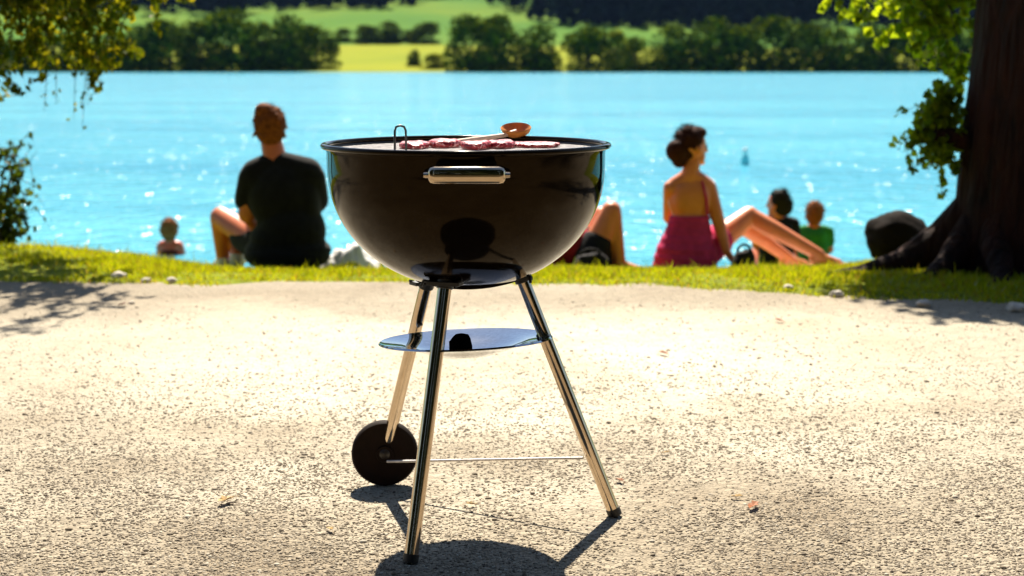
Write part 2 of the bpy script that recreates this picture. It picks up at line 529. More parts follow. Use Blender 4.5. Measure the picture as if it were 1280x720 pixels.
def grid_mesh(name, xs, ys, zf):
    v = np.array([(x, y, zf(x, y)) for y in ys for x in xs], np.float32)
    nx, ny = len(xs), len(ys)
    i = np.arange(nx - 1)[None, :] + np.arange(ny - 1)[:, None] * nx
    f = np.stack([i, i + 1, i + 1 + nx, i + nx], -1).reshape(-1, 4)
    return mesh_np(name, v, f)


xs = axis(-4.5, 4.5, 0.1, 600)
ysg = list(np.arange(1.0, 6.75, 0.08))
d = 0.08
while ysg[0] > -600:
    d *= 1.4; ysg.insert(0, ysg[0] - d)


def zg(x, y):
    e = edge(x)
    t = min(1, max(0, (y - e + 0.02) / 0.1))
    return base(x, y) - 0.05 * t


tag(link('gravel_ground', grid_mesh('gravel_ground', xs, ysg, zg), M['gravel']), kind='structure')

tag(link('unseen_dark_floor', grid_mesh('unseen_dark_floor', np.arange(-60, 60.1, 1.0), np.arange(-60, -1.0, 0.8), lambda x, y: base(x, y) + 0.03 + (0.25 * fbm(x, y, 0.4, 1.0) + 0.15) * min(1, max(0, (-2.5 - y) / 3))), M['floor']), kind='structure')  # dark sheet added behind the camera so the upper bowl mirrors black

# bank: front edge follows edge(x)
ts = np.concatenate([np.linspace(0, 0.6, 9), np.arange(0.75, 7.5, 0.15), np.array([8, 9, 11, 14, 20, 40, 100, 415])])
v = []
for t in ts:
    for x in xs:
        e = edge(x)
        y = e + t
        z = base(x, y) + 0.006
        if t == 0: z -= 0.02
        v.append((x, y, z))
nx, ny = len(xs), len(ts)
i = np.arange(nx - 1)[None, :] + np.arange(ny - 1)[:, None] * nx
f = np.stack([i, i + 1, i + 1 + nx, i + nx], -1).reshape(-1, 4)
tag(link('grass_bank', mesh_np('grass_bank', np.array(v), f), M['soil']), kind='structure')

# lake
lv = np.array([(-4000, 9, WATER), (4000, 9, WATER), (4000, 345, WATER), (-4000, 345, WATER)])
tag(link('lake_water', mesh_np('lake_water', lv, np.array([[0, 1, 2, 3]])), M['water'], smooth=False), kind='structure')

# ------------------------------------------------------------------ terrain far
FP = [(300, -4), (318, -1.1), (326, -0.4), (340, 0.2), (420, 3.2), (505, 6.6), (560, 10), (900, 43), (1300, 92), (2000, 175), (3200, 260), (5000, 300)]
FY = np.array([p[0] for p in FP]); FZ = np.array([p[1] for p in FP])


def fbase(x, y):
    z = float(np.interp(y, FY, FZ))
    k = min(1, max(0, (y - 360) / 400))
    z += k * 7 * fbm(x, y, 0.0022, 2.0) + min(1, max(0, (y - 900) / 800)) * 40 * fbm(x, y, 0.0009, 7.0)
    return z


fx = axis(-500, 500, 14, 3500, 1.2)
tag(link('field', grid_mesh('field', fx, np.concatenate([np.arange(300, 345, 5), np.arange(345, 506, 10)]), fbase), M['field']), kind='structure')
tag(link('hills', grid_mesh('hills', fx, np.concatenate([np.arange(500, 1000, 14), np.arange(1000, 5000, 60)]),
                            lambda x, y: fbase(x, y) - (0.6 if y < 501 else 0)), M['hill']), kind='structure')


# ------------------------------------------------------------------ foliage makers
def leaf_cards(cent, size, axis_bias=None, aspect=1.7, fold=0.25):
    """rhombus leaves folded on the midrib: 4 verts, 2 tris as one quad pair"""
    n = len(cent)
    a = rng.normal(size=(n, 3))
    if axis_bias is not None:
        a = a * 0.6 + np.array(axis_bias)
    a /= np.linalg.norm(a, axis=1, keepdims=True)
    b = rng.normal(size=(n, 3))
    b -= a * (a * b).sum(1, keepdims=True)
    b /= np.linalg.norm(b, axis=1, keepdims=True)
    c = np.cross(a, b)
    s = np.asarray(size).reshape(-1, 1) * np.ones((n, 1))
    L, W = s * 0.5, s * 0.5 / aspect
    p0 = cent - a * L
    p1 = cent + b * W + c * W * fold - a * L * 0.15
    p2 = cent + a * L
    p3 = cent - b * W + c * W * fold - a * L * 0.15
    v = np.stack([p0, p1, p2, p3], 1).reshape(-1, 3)
    k = np.arange(n)[:, None] * 4
    f = np.concatenate([k + np.array([[0, 1, 2]]), k + np.array([[0, 2, 3]])], 1).reshape(-1, 3)
    return v, f


def crown_mesh(name, lobes, n, size):
    """leaf clumps on and inside a set of ellipsoid lobes"""
    vol = np.array([l[3] * l[4] * l[5] for l in lobes]) ** (2 / 3)
    pick = rng.choice(len(lobes), n, p=vol / vol.sum())
    L = np.array(lobes)[pick]
    d = rng.normal(size=(n, 3)); d /= np.linalg.norm(d, axis=1, keepdims=True)
    r = rng.uniform(0.55, 1.08, (n, 1)) ** 0.6
    cnt = L[:, :3] + d * r * L[:, 3:6]
    v, f = leaf_cards(cnt, rng.uniform(0.6, 1.35, n) * size, aspect=1.15)
    return mesh_np(name, v, f)


def broadleaf(seed, h=1.0, n=2600):
    """unit-height broad tree crown from many lobes, and trunk"""
    rr = random.Random(seed)
    lobes = []
    for k in range(rr.randint(22, 28)):
        z = rr.uniform(0.08, 0.87)
        w = (1 - max(0, z - 0.35) ** 2 * 2.2)
        q = rr.uniform(0, 6.283)
        rad = rr.uniform(0.10, 0.30) * w
        s = rr.uniform(0.11, 0.17)
        lobes.append((math.cos(q) * rad, math.sin(q) * rad, z, s, s, s * rr.uniform(0.75, 1.05)))
    lobes.append((0, 0, 0.45, 0.28, 0.28, 0.42))
    for k in range(7):
        lobes.append((math.cos(k * 0.9) * 0.26, math.sin(k * 0.9) * 0.26, 0.08, 0.14, 0.14, 0.11))
    return crown_mesh('crown', lobes, n, 0.055)


def trunk_mesh(h=0.6, r=0.022):
    mb = MB()
    mb.tube([(0, 0, -0.05), (0.005, 0, 0.15), (0.0, 0.01, 0.35), (0.01, 0, h)], [r * 1.3, r, r * 0.8, r * 0.3], 8)
    for q in (0.4, 2.3, 4.4):
        mb.tube([(0.002, 0.005, 0.3), (math.cos(q) * 0.09, math.sin(q) * 0.09, 0.45), (math.cos(q) * 0.16, math.sin(q) * 0.16, 0.62)],
                [r * 0.6, r * 0.4, r * 0.15], 6)
    me = bpy.data.meshes.new('trunk')
    me.from_pydata(mb.v, [], mb.f)
    return me


CROWN = [broadleaf(s) for s in (1, 2, 3, 4, 5)]
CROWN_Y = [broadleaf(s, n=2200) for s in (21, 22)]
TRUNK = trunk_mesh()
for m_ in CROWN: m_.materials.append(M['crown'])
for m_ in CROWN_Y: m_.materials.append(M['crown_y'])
TRUNK.materials.append(M['fartrunk'])
ntree = [0]


def far_tree(px, ytop, ybase, Y, wpx, label, group=None, light=False, cat='tree', name='lakeside_tree'):
    c = P(px, ybase, Y)
    g = fbase(c.x, Y)
    top = P(px, ytop, Y).z
    h = top - g
    w = wpx / F * Y
    e = empty(name, (c.x, Y, g), label, cat, group)
    k = ntree[0]; ntree[0] += 1
    me = (CROWN_Y if light else CROWN)[k % (2 if light else 5)]
    s = Vector((w / 0.70, w / 0.70, h / 0.97))
    rz = random.uniform(0, 6.28)
    for nm, mm in (('crown', me), ('trunk', TRUNK)):
        o = bpy.data.objects.new(nm, mm)
        col.objects.link(o)
        o.parent = e
        o.scale = s
        o.rotation_euler = (0, 0, rz)
    return e


ORD = ['leftmost', 'second from left', 'third from left', 'fourth from left', 'fifth from left', 'sixth from left', 'seventh from left',
       'eighth from left', 'ninth from left', 'tenth from left', 'eleventh from left', 'twelfth from left', 'thirteenth from left', 'rightmost']
GL = 'dark trees along the far shore left of the yellow field'
rowL = [(15, 48, 60), (58, 40, 62), (100, 44, 60), (140, 38, 58), (178, 28, 60), (214, 16, 66), (252, 24, 60), (290, 6, 72), (330, 22, 60), (362, 14, 62), (396, 24, 56)]
for k, (px, yt, w) in enumerate(rowL):
    nm = ORD[k] if k < len(rowL) - 1 else 'rightmost'
    far_tree(px, yt, 91, 325 + random.uniform(-2, 8), w, f'dark far shore tree, {nm} left of the yellow field', GL)
rowR = [(585, 18, 58, 0), (622, 14, 60, 0), (612, 40, 44, 1), (668, 26, 62, 0), (735, 27, 68, 0), (792, 46, 44, 0), (772, 36, 40, 1), (838, 26, 66, 0), (884, 16, 66, 0), (925, 26, 60, 0), (965, 20, 64, 0),
        (1008, 26, 60, 0), (1048, 30, 60, 0), (1090, 28, 62, 0), (1132, 22, 66, 0), (1178, 26, 66, 0), (1226, 22, 66, 0), (1272, 24, 66, 0)]
GR = 'trees along the far shore right of the yellow field'
dd = {0: 'dark tree with two neighbours pressed round it, beside the yellow field', 1: 'tallest dark tree of the clump just right of the yellow field',
      2: 'small yellow green tree lit in front of the clump right of the field', 3: 'round topped dark tree standing free above the grill rim',
      4: 'wide round tree between two narrow sunlit gaps on the far shore', 5: 'low dark bushy tree in the dip of the far shore row',
      6: 'pale green tree at the right edge of the wide round one'}
for k, (px, yt, w, lt) in enumerate(rowR):
    lab = dd.get(k) or f'dark far shore tree, {ORD[k - 7] if k < len(rowR) - 1 else "rightmost"} in the right unbroken row'
    far_tree(px, yt, 89.5, 321 + (0 if not lt else -2) + random.uniform(-1, 2), w, lab, GR, light=bool(lt))
# small ones on the field
far_tree(517, 60, 84, 345, 18, 'small dark bushy tree standing alone in the yellow field', light=False, name='field_tree')
far_tree(545, 67, 86, 333, 40, 'low yellow green bush by the water at the right end of the field', light=True, cat='bush', name='field_bush')
GB = 'dark trees at the top of the yellow field'
for px, yt, w, lab in ((430, 35, 22, 'narrow dark tree at the top left corner of the yellow field'), (458, 30, 36, 'left tree of the dark clump above the yellow field'),
                       (485, 24, 42, 'widest tree in the middle of the dark clump above the yellow field'), (512, 36, 30, 'lower tree in the dip of the clump above the yellow field'),
                       (531, 24, 36, 'right tree of the dark clump above the yellow field')):
    far_tree(px, yt, 60, 512 + random.uniform(-4, 10), w, lab, GB, name='hillside_tree')


# forest on the hills: uncountable, one object
def forest():
    pts = []
    while len(pts) < 6500:
        y = 560 + (rng.random() ** 2.6) * 1700
        x = rng.uniform(-0.5, 0.5) * y
        px = 640 + x / y * F
        z = fbase(x, y)
        el = (z - CH) / y * F
        lim = np.interp(px, [-300, 300, 360, 500, 540, 600, 630, 700, 900, 1100, 1600], [60, 60, 66, 67, 78, 78, 66, 46, 42, 46, 46])
        if el < lim + 3 * fbm(x, y, 0.02, 1.0): continue
        pts.append((x, y, fbase(x, y)))
    pts = np.array(pts)
    V, Fc = [], []
    nb = 0
    for x, y, z in pts:
        h = rng.uniform(14, 24); w = h * rng.uniform(0.2, 0.30)
        n = 26
        t = rng.random(n) ** 0.8
        q = rng.uniform(0, 6.283, n)
        r = w * (1 - t) ** 0.8 * rng.uniform(0.5, 1.0, n)
        c = np.stack([x + r * np.cos(q), y + r * np.sin(q), z + h * (0.08 + 0.9 * t)], 1)
        vv, ff = leaf_cards(c, (3.8 * (1 - t) + 1.6), aspect=1.1)
        V.append(vv); Fc.append(ff + nb); nb += len(vv)
    me = mesh_np('forest', np.concatenate(V), np.concatenate(Fc))
    return tag(link('forest', me, M['conifer'], smooth=False), 'dark blue green forest covering the far hills', 'forest', kind='stuff')


forest()

def unseen_woods():  # unseen trees added to cut sky fill and mirror dark in the bowl
    V, Fc, nb = [], [], 0
    for k in range(34):
        x = -34 + 2.1 * k + rng.uniform(-1, 1); y = -7 - rng.uniform(0, 6) - abs(x) * 0.05 + max(0, abs(x) - 14) * 0.25
        h = rng.uniform(10, 15)
        n = 420
        t = rng.random(n)
        q = rng.uniform(0, 6.283, n)
        r = 2.6 * np.sin(np.clip(t * 0.85 + 0.15, 0, 1) * math.pi) ** 0.5 * rng.uniform(0.3, 1, n)
        c = np.stack([x + r * np.cos(q), y + r * np.sin(q), 0.2 + h * t], 1)
        vv, ff = leaf_cards(c, rng.uniform(0.6, 1.5, n), aspect=1.2)
        V.append(vv); Fc.append(ff + nb); nb += len(vv)
    me = mesh_np('unseen_woodland', np.concatenate(V), np.concatenate(Fc))
    tag(link('unseen_woodland', me, M['unseen_woods'], smooth=False), 'unseen dark trees added behind the viewpoint to darken the bowl reflection', 'unseen_woodland', kind='stuff')


unseen_woods()

# ------------------------------------------------------------------ gravel stones and grass
ICO_V = None


def ico():
    bm = bmesh.new()
    bmesh.ops.create_icosphere(bm, subdivisions=1, radius=1)
    bm.verts.ensure_lookup_table()
    v = np.array([vv.co[:] for vv in bm.verts]); f = np.array([[x.index for x in ff.verts] for ff in bm.faces])
    bm.free()
    return v, f


ICO_V, ICO_F = ico()


def scatter_stones(name, pts, sizes, mat, sink=0.35):
    n = len(pts)
    jit = 1 + rng.normal(0, 0.16, (n, 12, 1))
    sc = np.stack([rng.uniform(0.8, 1.25, n), rng.uniform(0.8, 1.25, n), rng.uniform(0.5, 0.85, n)], 1) * sizes[:, None]
    q = rng.uniform(0, 6.283, n)
    v = ICO_V[None] * jit * sc[:, None, :]
    cx, sx = np.cos(q)[:, None], np.sin(q)[:, None]
    x = v[:, :, 0] * cx - v[:, :, 1] * sx
    y = v[:, :, 0] * sx + v[:, :, 1] * cx
    v = np.stack([x, y, v[:, :, 2]], -1) + pts[:, None, :]
    v[:, :, 2] += (sizes * (0.7 - sink * 2))[:, None]
    f = (ICO_F[None] + (np.arange(n) * 12)[:, None, None]).reshape(-1, 3)
    return link(name, mesh_np(name, v.reshape(-1, 3), f), mat, smooth=True)


def gravel():
    P_, S_ = [], []
    for n, y0, y1, s0, s1 in ((105000, 1.9, 4.4, 0.0015, 0.0040), (24000, 1.9, 6.0, 0.0020, 0.0046), (2600, 1.9, 6.0, 0.0035, 0.0074)):
        y = y0 + (y1 - y0) * (1 - np.sqrt(rng.random(n)))
        x = rng.uniform(-0.47, 0.47, n) * y
        keep = np.array([fbm(a, b, 2.5, 4.0) for a, b in zip(x[::1], y)]) + rng.normal(0, 0.35, n) > -0.35
        x, y = x[keep], y[keep]
        z = np.array([base(a, b) for a, b in zip(x, y)])
        P_.append(np.stack([x, y, z], 1))
        S_.append(s0 + (s1 - s0) * rng.random(len(x)) ** 2)
    return tag(scatter_stones('loose_gravel', np.concatenate(P_), np.concatenate(S_), M['pebbles']),
               'loose pale gravel covering the ground round the grill', 'gravel', kind='stuff')


gravel()


def grass():
    n = 230000
    x = rng.uniform(-4.4, 4.4, n)
    t = rng.random(n) ** 1.2 * 3.8 - 0.10
    e = np.array([edge(a) for a in np.linspace(-4.5, 4.5, 400)])
    y = np.interp(x, np.linspace(-4.5, 4.5, 400), e) + t
    patch = np.array([fbm(a, b, 1.8, 12.0) for a, b in zip(x, y)])
    left = np.clip((-1.6 - x) / 0.7, 0, 1); right = np.clip((x - 1.5) / 0.6, 0, 1)
    thin = np.clip(1 - (t + 0.08) / 0.25, 0, 1)
    keep = rng.random(n) < (0.95 - 0.75 * thin - 0.62 * (patch < -0.22) - 0.25 * left * (t > 0.9))
    x, y, patch, t = x[keep], y[keep], patch[keep], t[keep]
    n = len(x)
    z = np.array([base(a, b) for a, b in zip(x, y)])
    h = rng.uniform(0.014, 0.040, n) * (1 + 0.6 * patch) * np.where(rng.random(n) < 0.02, 1.9, 1) * np.clip(0.5 + t * 2, 0.5, 1)
    q = rng.uniform(0, 6.283, n)
    lean = rng.uniform(0.1, 0.9, n) * h
    w = rng.uniform(0.0018, 0.0032, n)
    dx, dy = np.cos(q), np.sin(q)
    qq = rng.uniform(0, 6.283, n)
    wx, wy = np.cos(qq) * w, np.sin(qq) * w
    p = np.stack([x, y, z], 1)
    W = np.stack([wx, wy, 0 * w], 1)
    mid = p + np.stack([dx * lean * 0.35, dy * lean * 0.35, h * 0.6], 1)
    tip = p + np.stack([dx * lean, dy * lean, h], 1)
    v = np.stack([p - W, p + W, mid + W * 0.8, mid - W * 0.8, tip], 1).reshape(-1, 3)
    k = np.arange(n)[:, None] * 5
    f = np.concatenate([k + np.array([[0, 1, 2]]), k + np.array([[0, 2, 3]]), k + np.array([[3, 2, 4]])], 1).reshape(-1, 3)
    return tag(link('grass', mesh_np('grass', v, f), M['grass'], smooth=False), 'short sunlit yellow green grass on the bank between gravel and lake', 'grass', kind='stuff')


grass()


# ------------------------------------------------------------------ kettle grill
GX, GY = -0.0905, 2.793
RZ = 0.771
grill = empty('kettle_grill', (GX, GY, 0), 'black kettle grill without its lid standing on three shiny legs on the gravel', 'grill')
C0 = Vector((GX, GY, 0))


def bowl_r(d):
    """outer radius at depth d under the rim"""
    if d < 0.035: return 0.2745
    k = min(1, (d - 0.035) / 0.247)
    return 0.2745 * max(0.0, 1 - k ** 2.12) ** 0.5


prof = [(0.2765, RZ - 0.002), (0.2745, RZ - 0.012)]
for k in range(1, 40):
    a = k / 39 * math.pi / 2
    d = 0.035 + 0.247 * math.sin(a)
    prof.append((max(0.0006, bowl_r(d)) if k < 39 else 0.0005, RZ - d))
MB().lathe(prof, C0, 128).build('bowl', M['enamel'], grill)
inn = [(0.2745, RZ - 0.003)] + [(max(0.0, r - 0.004), z + 0.003) for r, z in prof[1:-1]] + [(0.0005, RZ - 0.278)]
MB().lathe(inn, C0, 96).build('bowl_lining', M['enamel_in'], grill)
ring = [(0.2795 + 0.0068 * math.cos(a), RZ + 0.0055 * math.sin(a) + 0.001) for a in np.linspace(0, 2 * math.pi, 17)]
MB().lathe(ring, C0, 128).build('rim', M['enamel'], grill)
vp = []
for k in range(12):
    r = 0.103 * (1 - k / 11)
    dd_ = 0.035 + 0.247 * (1 - (r / 0.2745) ** 2) ** (1 / 2.12)
    vp.append((max(0.0005, r), RZ - dd_ - 0.0025))
vp.insert(0, (0.104, vp[0][1] + 0.003))
MB().lathe(vp, C0, 64).build('dark_reflection', M['flat_black'], grill)  # matte dark cap standing in for a dark reflection under the bowl
# coals / ash
cv = MB()
cv.lathe([(0.2, RZ - 0.10), (0.15, RZ - 0.085), (0.08, RZ - 0.078), (0.0005, RZ - 0.075)], C0, 48)
cv.build('ash_bed', M['coal'], grill)

# grate
GZ = RZ - 0.010
mb = MB()
RG = 0.268
mb.tube([C0 + Vector((RG * math.cos(a), RG * math.sin(a), GZ)) for a in np.linspace(0, 2 * math.pi, 73)], 0.0028, 6, cap=False)
for k in range(-20, 21):
    o_ = k * 0.0125
    hh = math.sqrt(max(0, RG ** 2 - o_ ** 2))
    if hh > 0.02:
        mb.tube([C0 + Vector((-hh, o_, GZ + 0.001)), C0 + Vector((hh, o_, GZ + 0.001))], 0.0023, 6)
for o_ in (-0.12, 0.12):
    hh = math.sqrt(RG ** 2 - o_ ** 2)
    mb.tube([C0 + Vector((o_, -hh, GZ - 0.004)), C0 + Vector((o_, hh, GZ - 0.004))], 0.0028, 6)
grate = mb.build('cooking_grate', M['wire'], grill)
hx = P(501, 170, 2.74)
a0 = hx.x - 0.0105
mb = MB()
pts = [Vector((a0, 2.72, GZ - 0.004)), Vector((a0 + 0.0005, 2.722, 0.803)), Vector((a0 + 0.003, 2.723, 0.8105)), Vector((a0 + 0.0105, 2.724, 0.813)),
       Vector((a0 + 0.018, 2.728, 0.8105)), Vector((a0 + 0.021, 2.729, 0.803)), Vector((a0 + 0.0215, 2.73, GZ - 0.004))]
mb.tube(pts, 0.0022, 8).build('grate_handle', M['darkwire'], grill)

# handle on the front
hz = P(583.5, 219, 2.49).z
hcx = P(583.5, 219, 2.49).x
handle = MB()
prof2 = []
W2 = 0.0685
secs = [(-W2, 0.55), (-W2 + 0.004, 0.9), (-W2 + 0.012, 1.0), (W2 - 0.012, 1.0), (W2 - 0.004, 0.9), (W2, 0.55)]
vs, fs = [], []
n = 24
for x, s in secs:
    for k in range(n):
        q = 2 * math.pi * k / n
        cy, cz = math.cos(q), math.sin(q)
        e_ = 0.62
        vs.append(Vector((hcx + x, 2.492 + 0.013 * s * math.copysign(abs(cy) ** e_, cy), hz + 0.0158 * s * math.copysign(abs(cz) ** e_, cz))))
for i_ in range(len(secs) - 1):
    for k in range(n):
        fs.append((i_ * n + k, i_ * n + (k + 1) % n, (i_ + 1) * n + (k + 1) % n, (i_ + 1) * n + k))
fs.append(tuple(range(n))); fs.append(tuple((len(secs) - 1) * n + k for k in range(n)))
handle.add(vs, fs)
hd = handle.build('handle', M['chrome'], grill)
for s in (-1, 1):
    x = hcx + s * (W2 + 0.004)
    mb = MB()
    mb.tube([(x, 2.536, hz + 0.004), (x, 2.505, hz + 0.004), (x, 2.492, hz)], [0.0045, 0.0045, 0.004], 10)
    mb.tube([(x - s * 0.006, 2.492, hz), (x + s * 0.004, 2.492, hz)], [0.006, 0.005], 12)
    mb.build('bracket', M['chrome'], hd)

# legs
feet = [G(513, 704), G(769, 645), G(475, 601)]
tops = [P(557, 352, 2.665), P(651, 344, 2.81), P(534, 352, 2.925)]
for k in range(3):
    a, b = feet[k].copy(), tops[k]
    a.z = 0.002 if k < 2 else 0.012
    dvec = (b - a).normalized()
    leg = MB().tube([a + dvec * 0.004, b], 0.0135, 24).build('leg', M['chrome'], grill)
    if k < 2:
        MB().tube([a, a + dvec * 0.016], [0.0148, 0.0150], 20).build('foot_cap', M['blackplastic'], leg)
    # socket: sleeve from the leg top up to the bowl, with a clamp flange and a hooked spring clip
    mb = MB()
    s0, s1 = b - dvec * 0.014, b + dvec * 0.05
    up = Vector((b.x - GX, b.y - GY, 0)).normalized()
    inward = Vector((b.x, b.y, 0)) - up * 0.012
    mb.tube([s0, b + dvec * 0.012], [0.0165, 0.0165], 18)
    mb.tube([b + dvec * 0.008, b + dvec * 0.03, b + dvec * 0.055], [0.012, 0.008, 0.007], 12)
    side = up.cross(Vector((0, 0, 1)))
    rot = Matrix((side, up, Vector((0, 0, 1)))).transposed()
    mb.box(b + Vector((0, 0, -0.002)) + up * 0.004, (0.066, 0.03, 0.008), rot)
    mb.tube([b + side * 0.026 + up * 0.012, b + side * 0.040 + up * 0.012 + Vector((0, 0, 0.002)), b + side * 0.046 + up * 0.012 + Vector((0, 0, -0.009))], 0.0034, 8)
    mb.tube([b - side * 0.026 + up * 0.012, b - side * 0.036 + up * 0.012 + Vector((0, 0, 0.004))], 0.0034, 8)
    mb.build('leg_socket', M['blackplastic'], grill, bevel=0.0015)

# ash pan shelf between the legs
sc_ = P(582, 424, GY)
tilt = Euler((R(-4.0), R(-2.3), 0)).to_matrix()
RP = 0.175
pp = [(RP, 0.0), (RP - 0.002, 0.002), (RP - 0.010, -0.001), (0.13, -0.006), (0.10, -0.016), (0.06, -0.029), (0.03, -0.033), (0.0005, -0.034)]
pl = MB()
pl.lathe(pp, sc_, 96, tilt)
pl.lathe([(r, z - 0.0022) for r, z in pp], sc_, 96, tilt)
pl.lathe([(RP, 0.0), (RP + 0.0012, -0.0012), (RP, -0.0022)], sc_, 96, tilt)
pan = pl.build('ash_pan', M['alu'], grill)
for k in range(3):
    t = (sc_.z - 0.002 - feet[k].z) / (tops[k].z - feet[k].z)
    q = feet[k].lerp(tops[k], t)
    inn_ = (sc_ - q); inn_.z = 0
    inn_.normalize()
    MB().tube([q + inn_ * 0.009 + Vector((0, 0, 0.013)), q + inn_ * 0.016 + Vector((0, 0, 0.002))], [0.006, 0.005], 8).build('pan_clip', M['blackplastic'], grill)

lp = P(577, 431, GY - 0.006)  # rounded dark lump added on the pan
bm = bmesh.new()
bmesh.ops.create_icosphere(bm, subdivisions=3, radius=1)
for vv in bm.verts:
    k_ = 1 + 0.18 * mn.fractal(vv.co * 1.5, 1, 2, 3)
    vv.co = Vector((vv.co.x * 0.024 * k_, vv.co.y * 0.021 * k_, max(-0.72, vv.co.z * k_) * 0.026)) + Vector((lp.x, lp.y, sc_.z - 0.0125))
lme = bpy.data.meshes.new('dark_lump')
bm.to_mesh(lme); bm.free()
tag(link('dark_lump', lme, M['flat_black']), 'small rounded dark lump lying on the ash pan', 'pan_lump')

# wheel facing the viewer, behind the rear leg
wc = P(481, 566, 3.04)
wr = wc.z - 0.001
rotw = Euler((R(90), 0, R(4))).to_matrix()
wp = [(0.0005, 0.013), (0.018, 0.013), (0.020, 0.009), (wr * 0.72, 0.0095), (wr * 0.78, 0.011), (wr * 0.95, 0.013), (wr, 0.008), (wr, -0.008), (wr * 0.95, -0.013), (0.0005, -0.013)]
wh = MB().lathe(wp, wc, 64, rotw).build('wheel', M['wheelplastic'], grill)
MB().lathe([(0.0005, 0.017), (0.009, 0.016), (0.012, 0.0125)], wc, 32, rotw).build('hub_cap', M['hub'], wh)
ax0, ax1 = P(484, 577, 3.0), P(729, 572.5, 2.81)
MB().tube([ax0, ax1], 0.0028, 10).build('brace_rod', M['wire'], grill)


# food on the grate
def meat(px0, px1, Y, depth, thick, lab, name='meat_slab'):
    c = P((px0 + px1) / 2, 180, Y)
    w = (px1 - px0) / F * 2.78
    mb = MB()
    n, m = 36, 9
    sd = random.random() * 50
    vs, fs = [], []
    for i_ in range(m + 1):
        a = math.pi * i_ / m
        for k in range(n):
            q = 2 * math.pi * k / n
            rr = 1 + 0.20 * mn.noise(Vector((math.cos(q) * 1.3, math.sin(q) * 1.3, sd)))
            s = math.sin(a) ** 0.45
            x = s * math.cos(q) * w / 2 * rr
            y = s * math.sin(q) * depth / 2 * rr
            z = math.copysign(abs(math.cos(a)) ** 0.6, math.cos(a)) * thick / 2
            z += 0.003 * mn.noise(Vector((x * 60, y * 60, sd)))
            vs.append(Vector((c.x + x, Y + y, GZ + 0.003 + thick / 2 + z)))
    for i_ in range(m):
        for k in range(n):
            fs.append((i_ * n + k, (i_ + 1) * n + k, (i_ + 1) * n + (k + 1) % n, i_ * n + (k + 1) % n))
    mb.add(vs, fs)
    o = mb.build(name, M['meat'], None)
    return tag(o, lab, 'meat', 'pieces of red meat on the grate')


meat(498, 538, 2.83, 0.11, 0.013, 'leftmost marbled red meat slab on the grate beside the wire handle')
meat(535, 577, 2.86, 0.10, 0.016, 'second marbled red meat slab from the wire handle')
meat(576, 612, 2.80, 0.10, 0.016, 'red meat slab just left of the middle, above the grill handle')
meat(608, 645, 2.84, 0.11, 0.015, 'red meat slab in front of the wooden spoon head')
meat(640, 700, 2.86, 0.09, 0.010, 'long flat piece of dark red meat, rightmost on the grate')

# wooden spoon across the back of the grate, its head on the rim
spoon = empty('wooden_spoon', P(600, 173, 2.98), 'wooden spoon lying across the grate with its round orange brown head on the rear rim', 'spoon')
h0 = Vector((P(566, 173, 2.93).x, 2.93, GZ + 0.009)); h1 = Vector((P(628, 169, 3.04).x, 3.04, RZ + 0.007)); h2 = Vector((P(645, 163, 3.062).x, 3.062, RZ + 0.014))
MB().tube([h0, h0.lerp(h1, 0.5), h1, h2], [0.0052, 0.0050, 0.0048, 0.006], 12).build('spoon_handle', M['handlewood'], spoon)
mb = MB()
rotm = Euler((R(15), R(-4), R(10))).to_matrix()
mb.lathe([(0.0005, -0.014), (0.018, -0.011), (0.029, -0.002), (0.0335, 0.008), (0.0315, 0.010), (0.0275, 0.004), (0.018, -0.004), (0.0005, -0.008)], h2 + Vector((0, 0.004, 0.001)), 40, rotm)
mb.build('spoon_head', M['wood'], spoon)


# ------------------------------------------------------------------ people
def blob(name, prims, mat, parent, voxel=0.009, smooth=4):
    mb = MB()
    for p in prims:
        if p[0] == 'c':
            _, a, ra, b, rb = p
            a, b = Vector(a), Vector(b)
            L = (b - a).length
            t = (b - a).normalized() if L > 1e-6 else Vector((0, 0, 1))
            pts, rad = [], []
            for k in range(1, 5):
                q = k / 4 * math.pi / 2
                pts.append(a - t * ra * math.cos(q)); rad.append(max(1e-4, ra * math.sin(q)))
            for k in range(0, 5):
                q = k / 4 * math.pi / 2
                pts.append(b + t * rb * math.sin(q)); rad.append(max(1e-4, rb * math.cos(q)))
            mb.tube(pts, rad, 16)
        else:
            _, c, r, *rot = p
            mb.sphere(c, r, 24, 14, rot[0].to_matrix() if rot else None)
    me = bpy.data.meshes.new(name)
    me.from_pydata(mb.v, [], mb.f)
    bm = bmesh.new(); bm.from_mesh(me)
    bmesh.ops.recalc_face_normals(bm, faces=bm.faces)
    bm.to_mesh(me); bm.free()
    o = bpy.data.objects.new(name, me)
    col.objects.link(o)
    md = o.modifiers.new('remesh', 'REMESH'); md.mode = 'VOXEL'; md.voxel_size = voxel
    sm = o.modifiers.new('smooth', 'SMOOTH'); sm.factor = 0.5; sm.iterations = smooth
    dg = bpy.context.evaluated_depsgraph_get()
    me2 = bpy.data.meshes.new_from_object(o.evaluated_get(dg))
    bpy.data.objects.remove(o); bpy.data.meshes.remove(me)
    me2.name = name
    return link(name, me2, mat, parent)


def chain(pts, rad):
    return [('c', pts[i_], rad[i_], pts[i_ + 1], rad[i_ + 1]) for i_ in range(len(pts) - 1)]


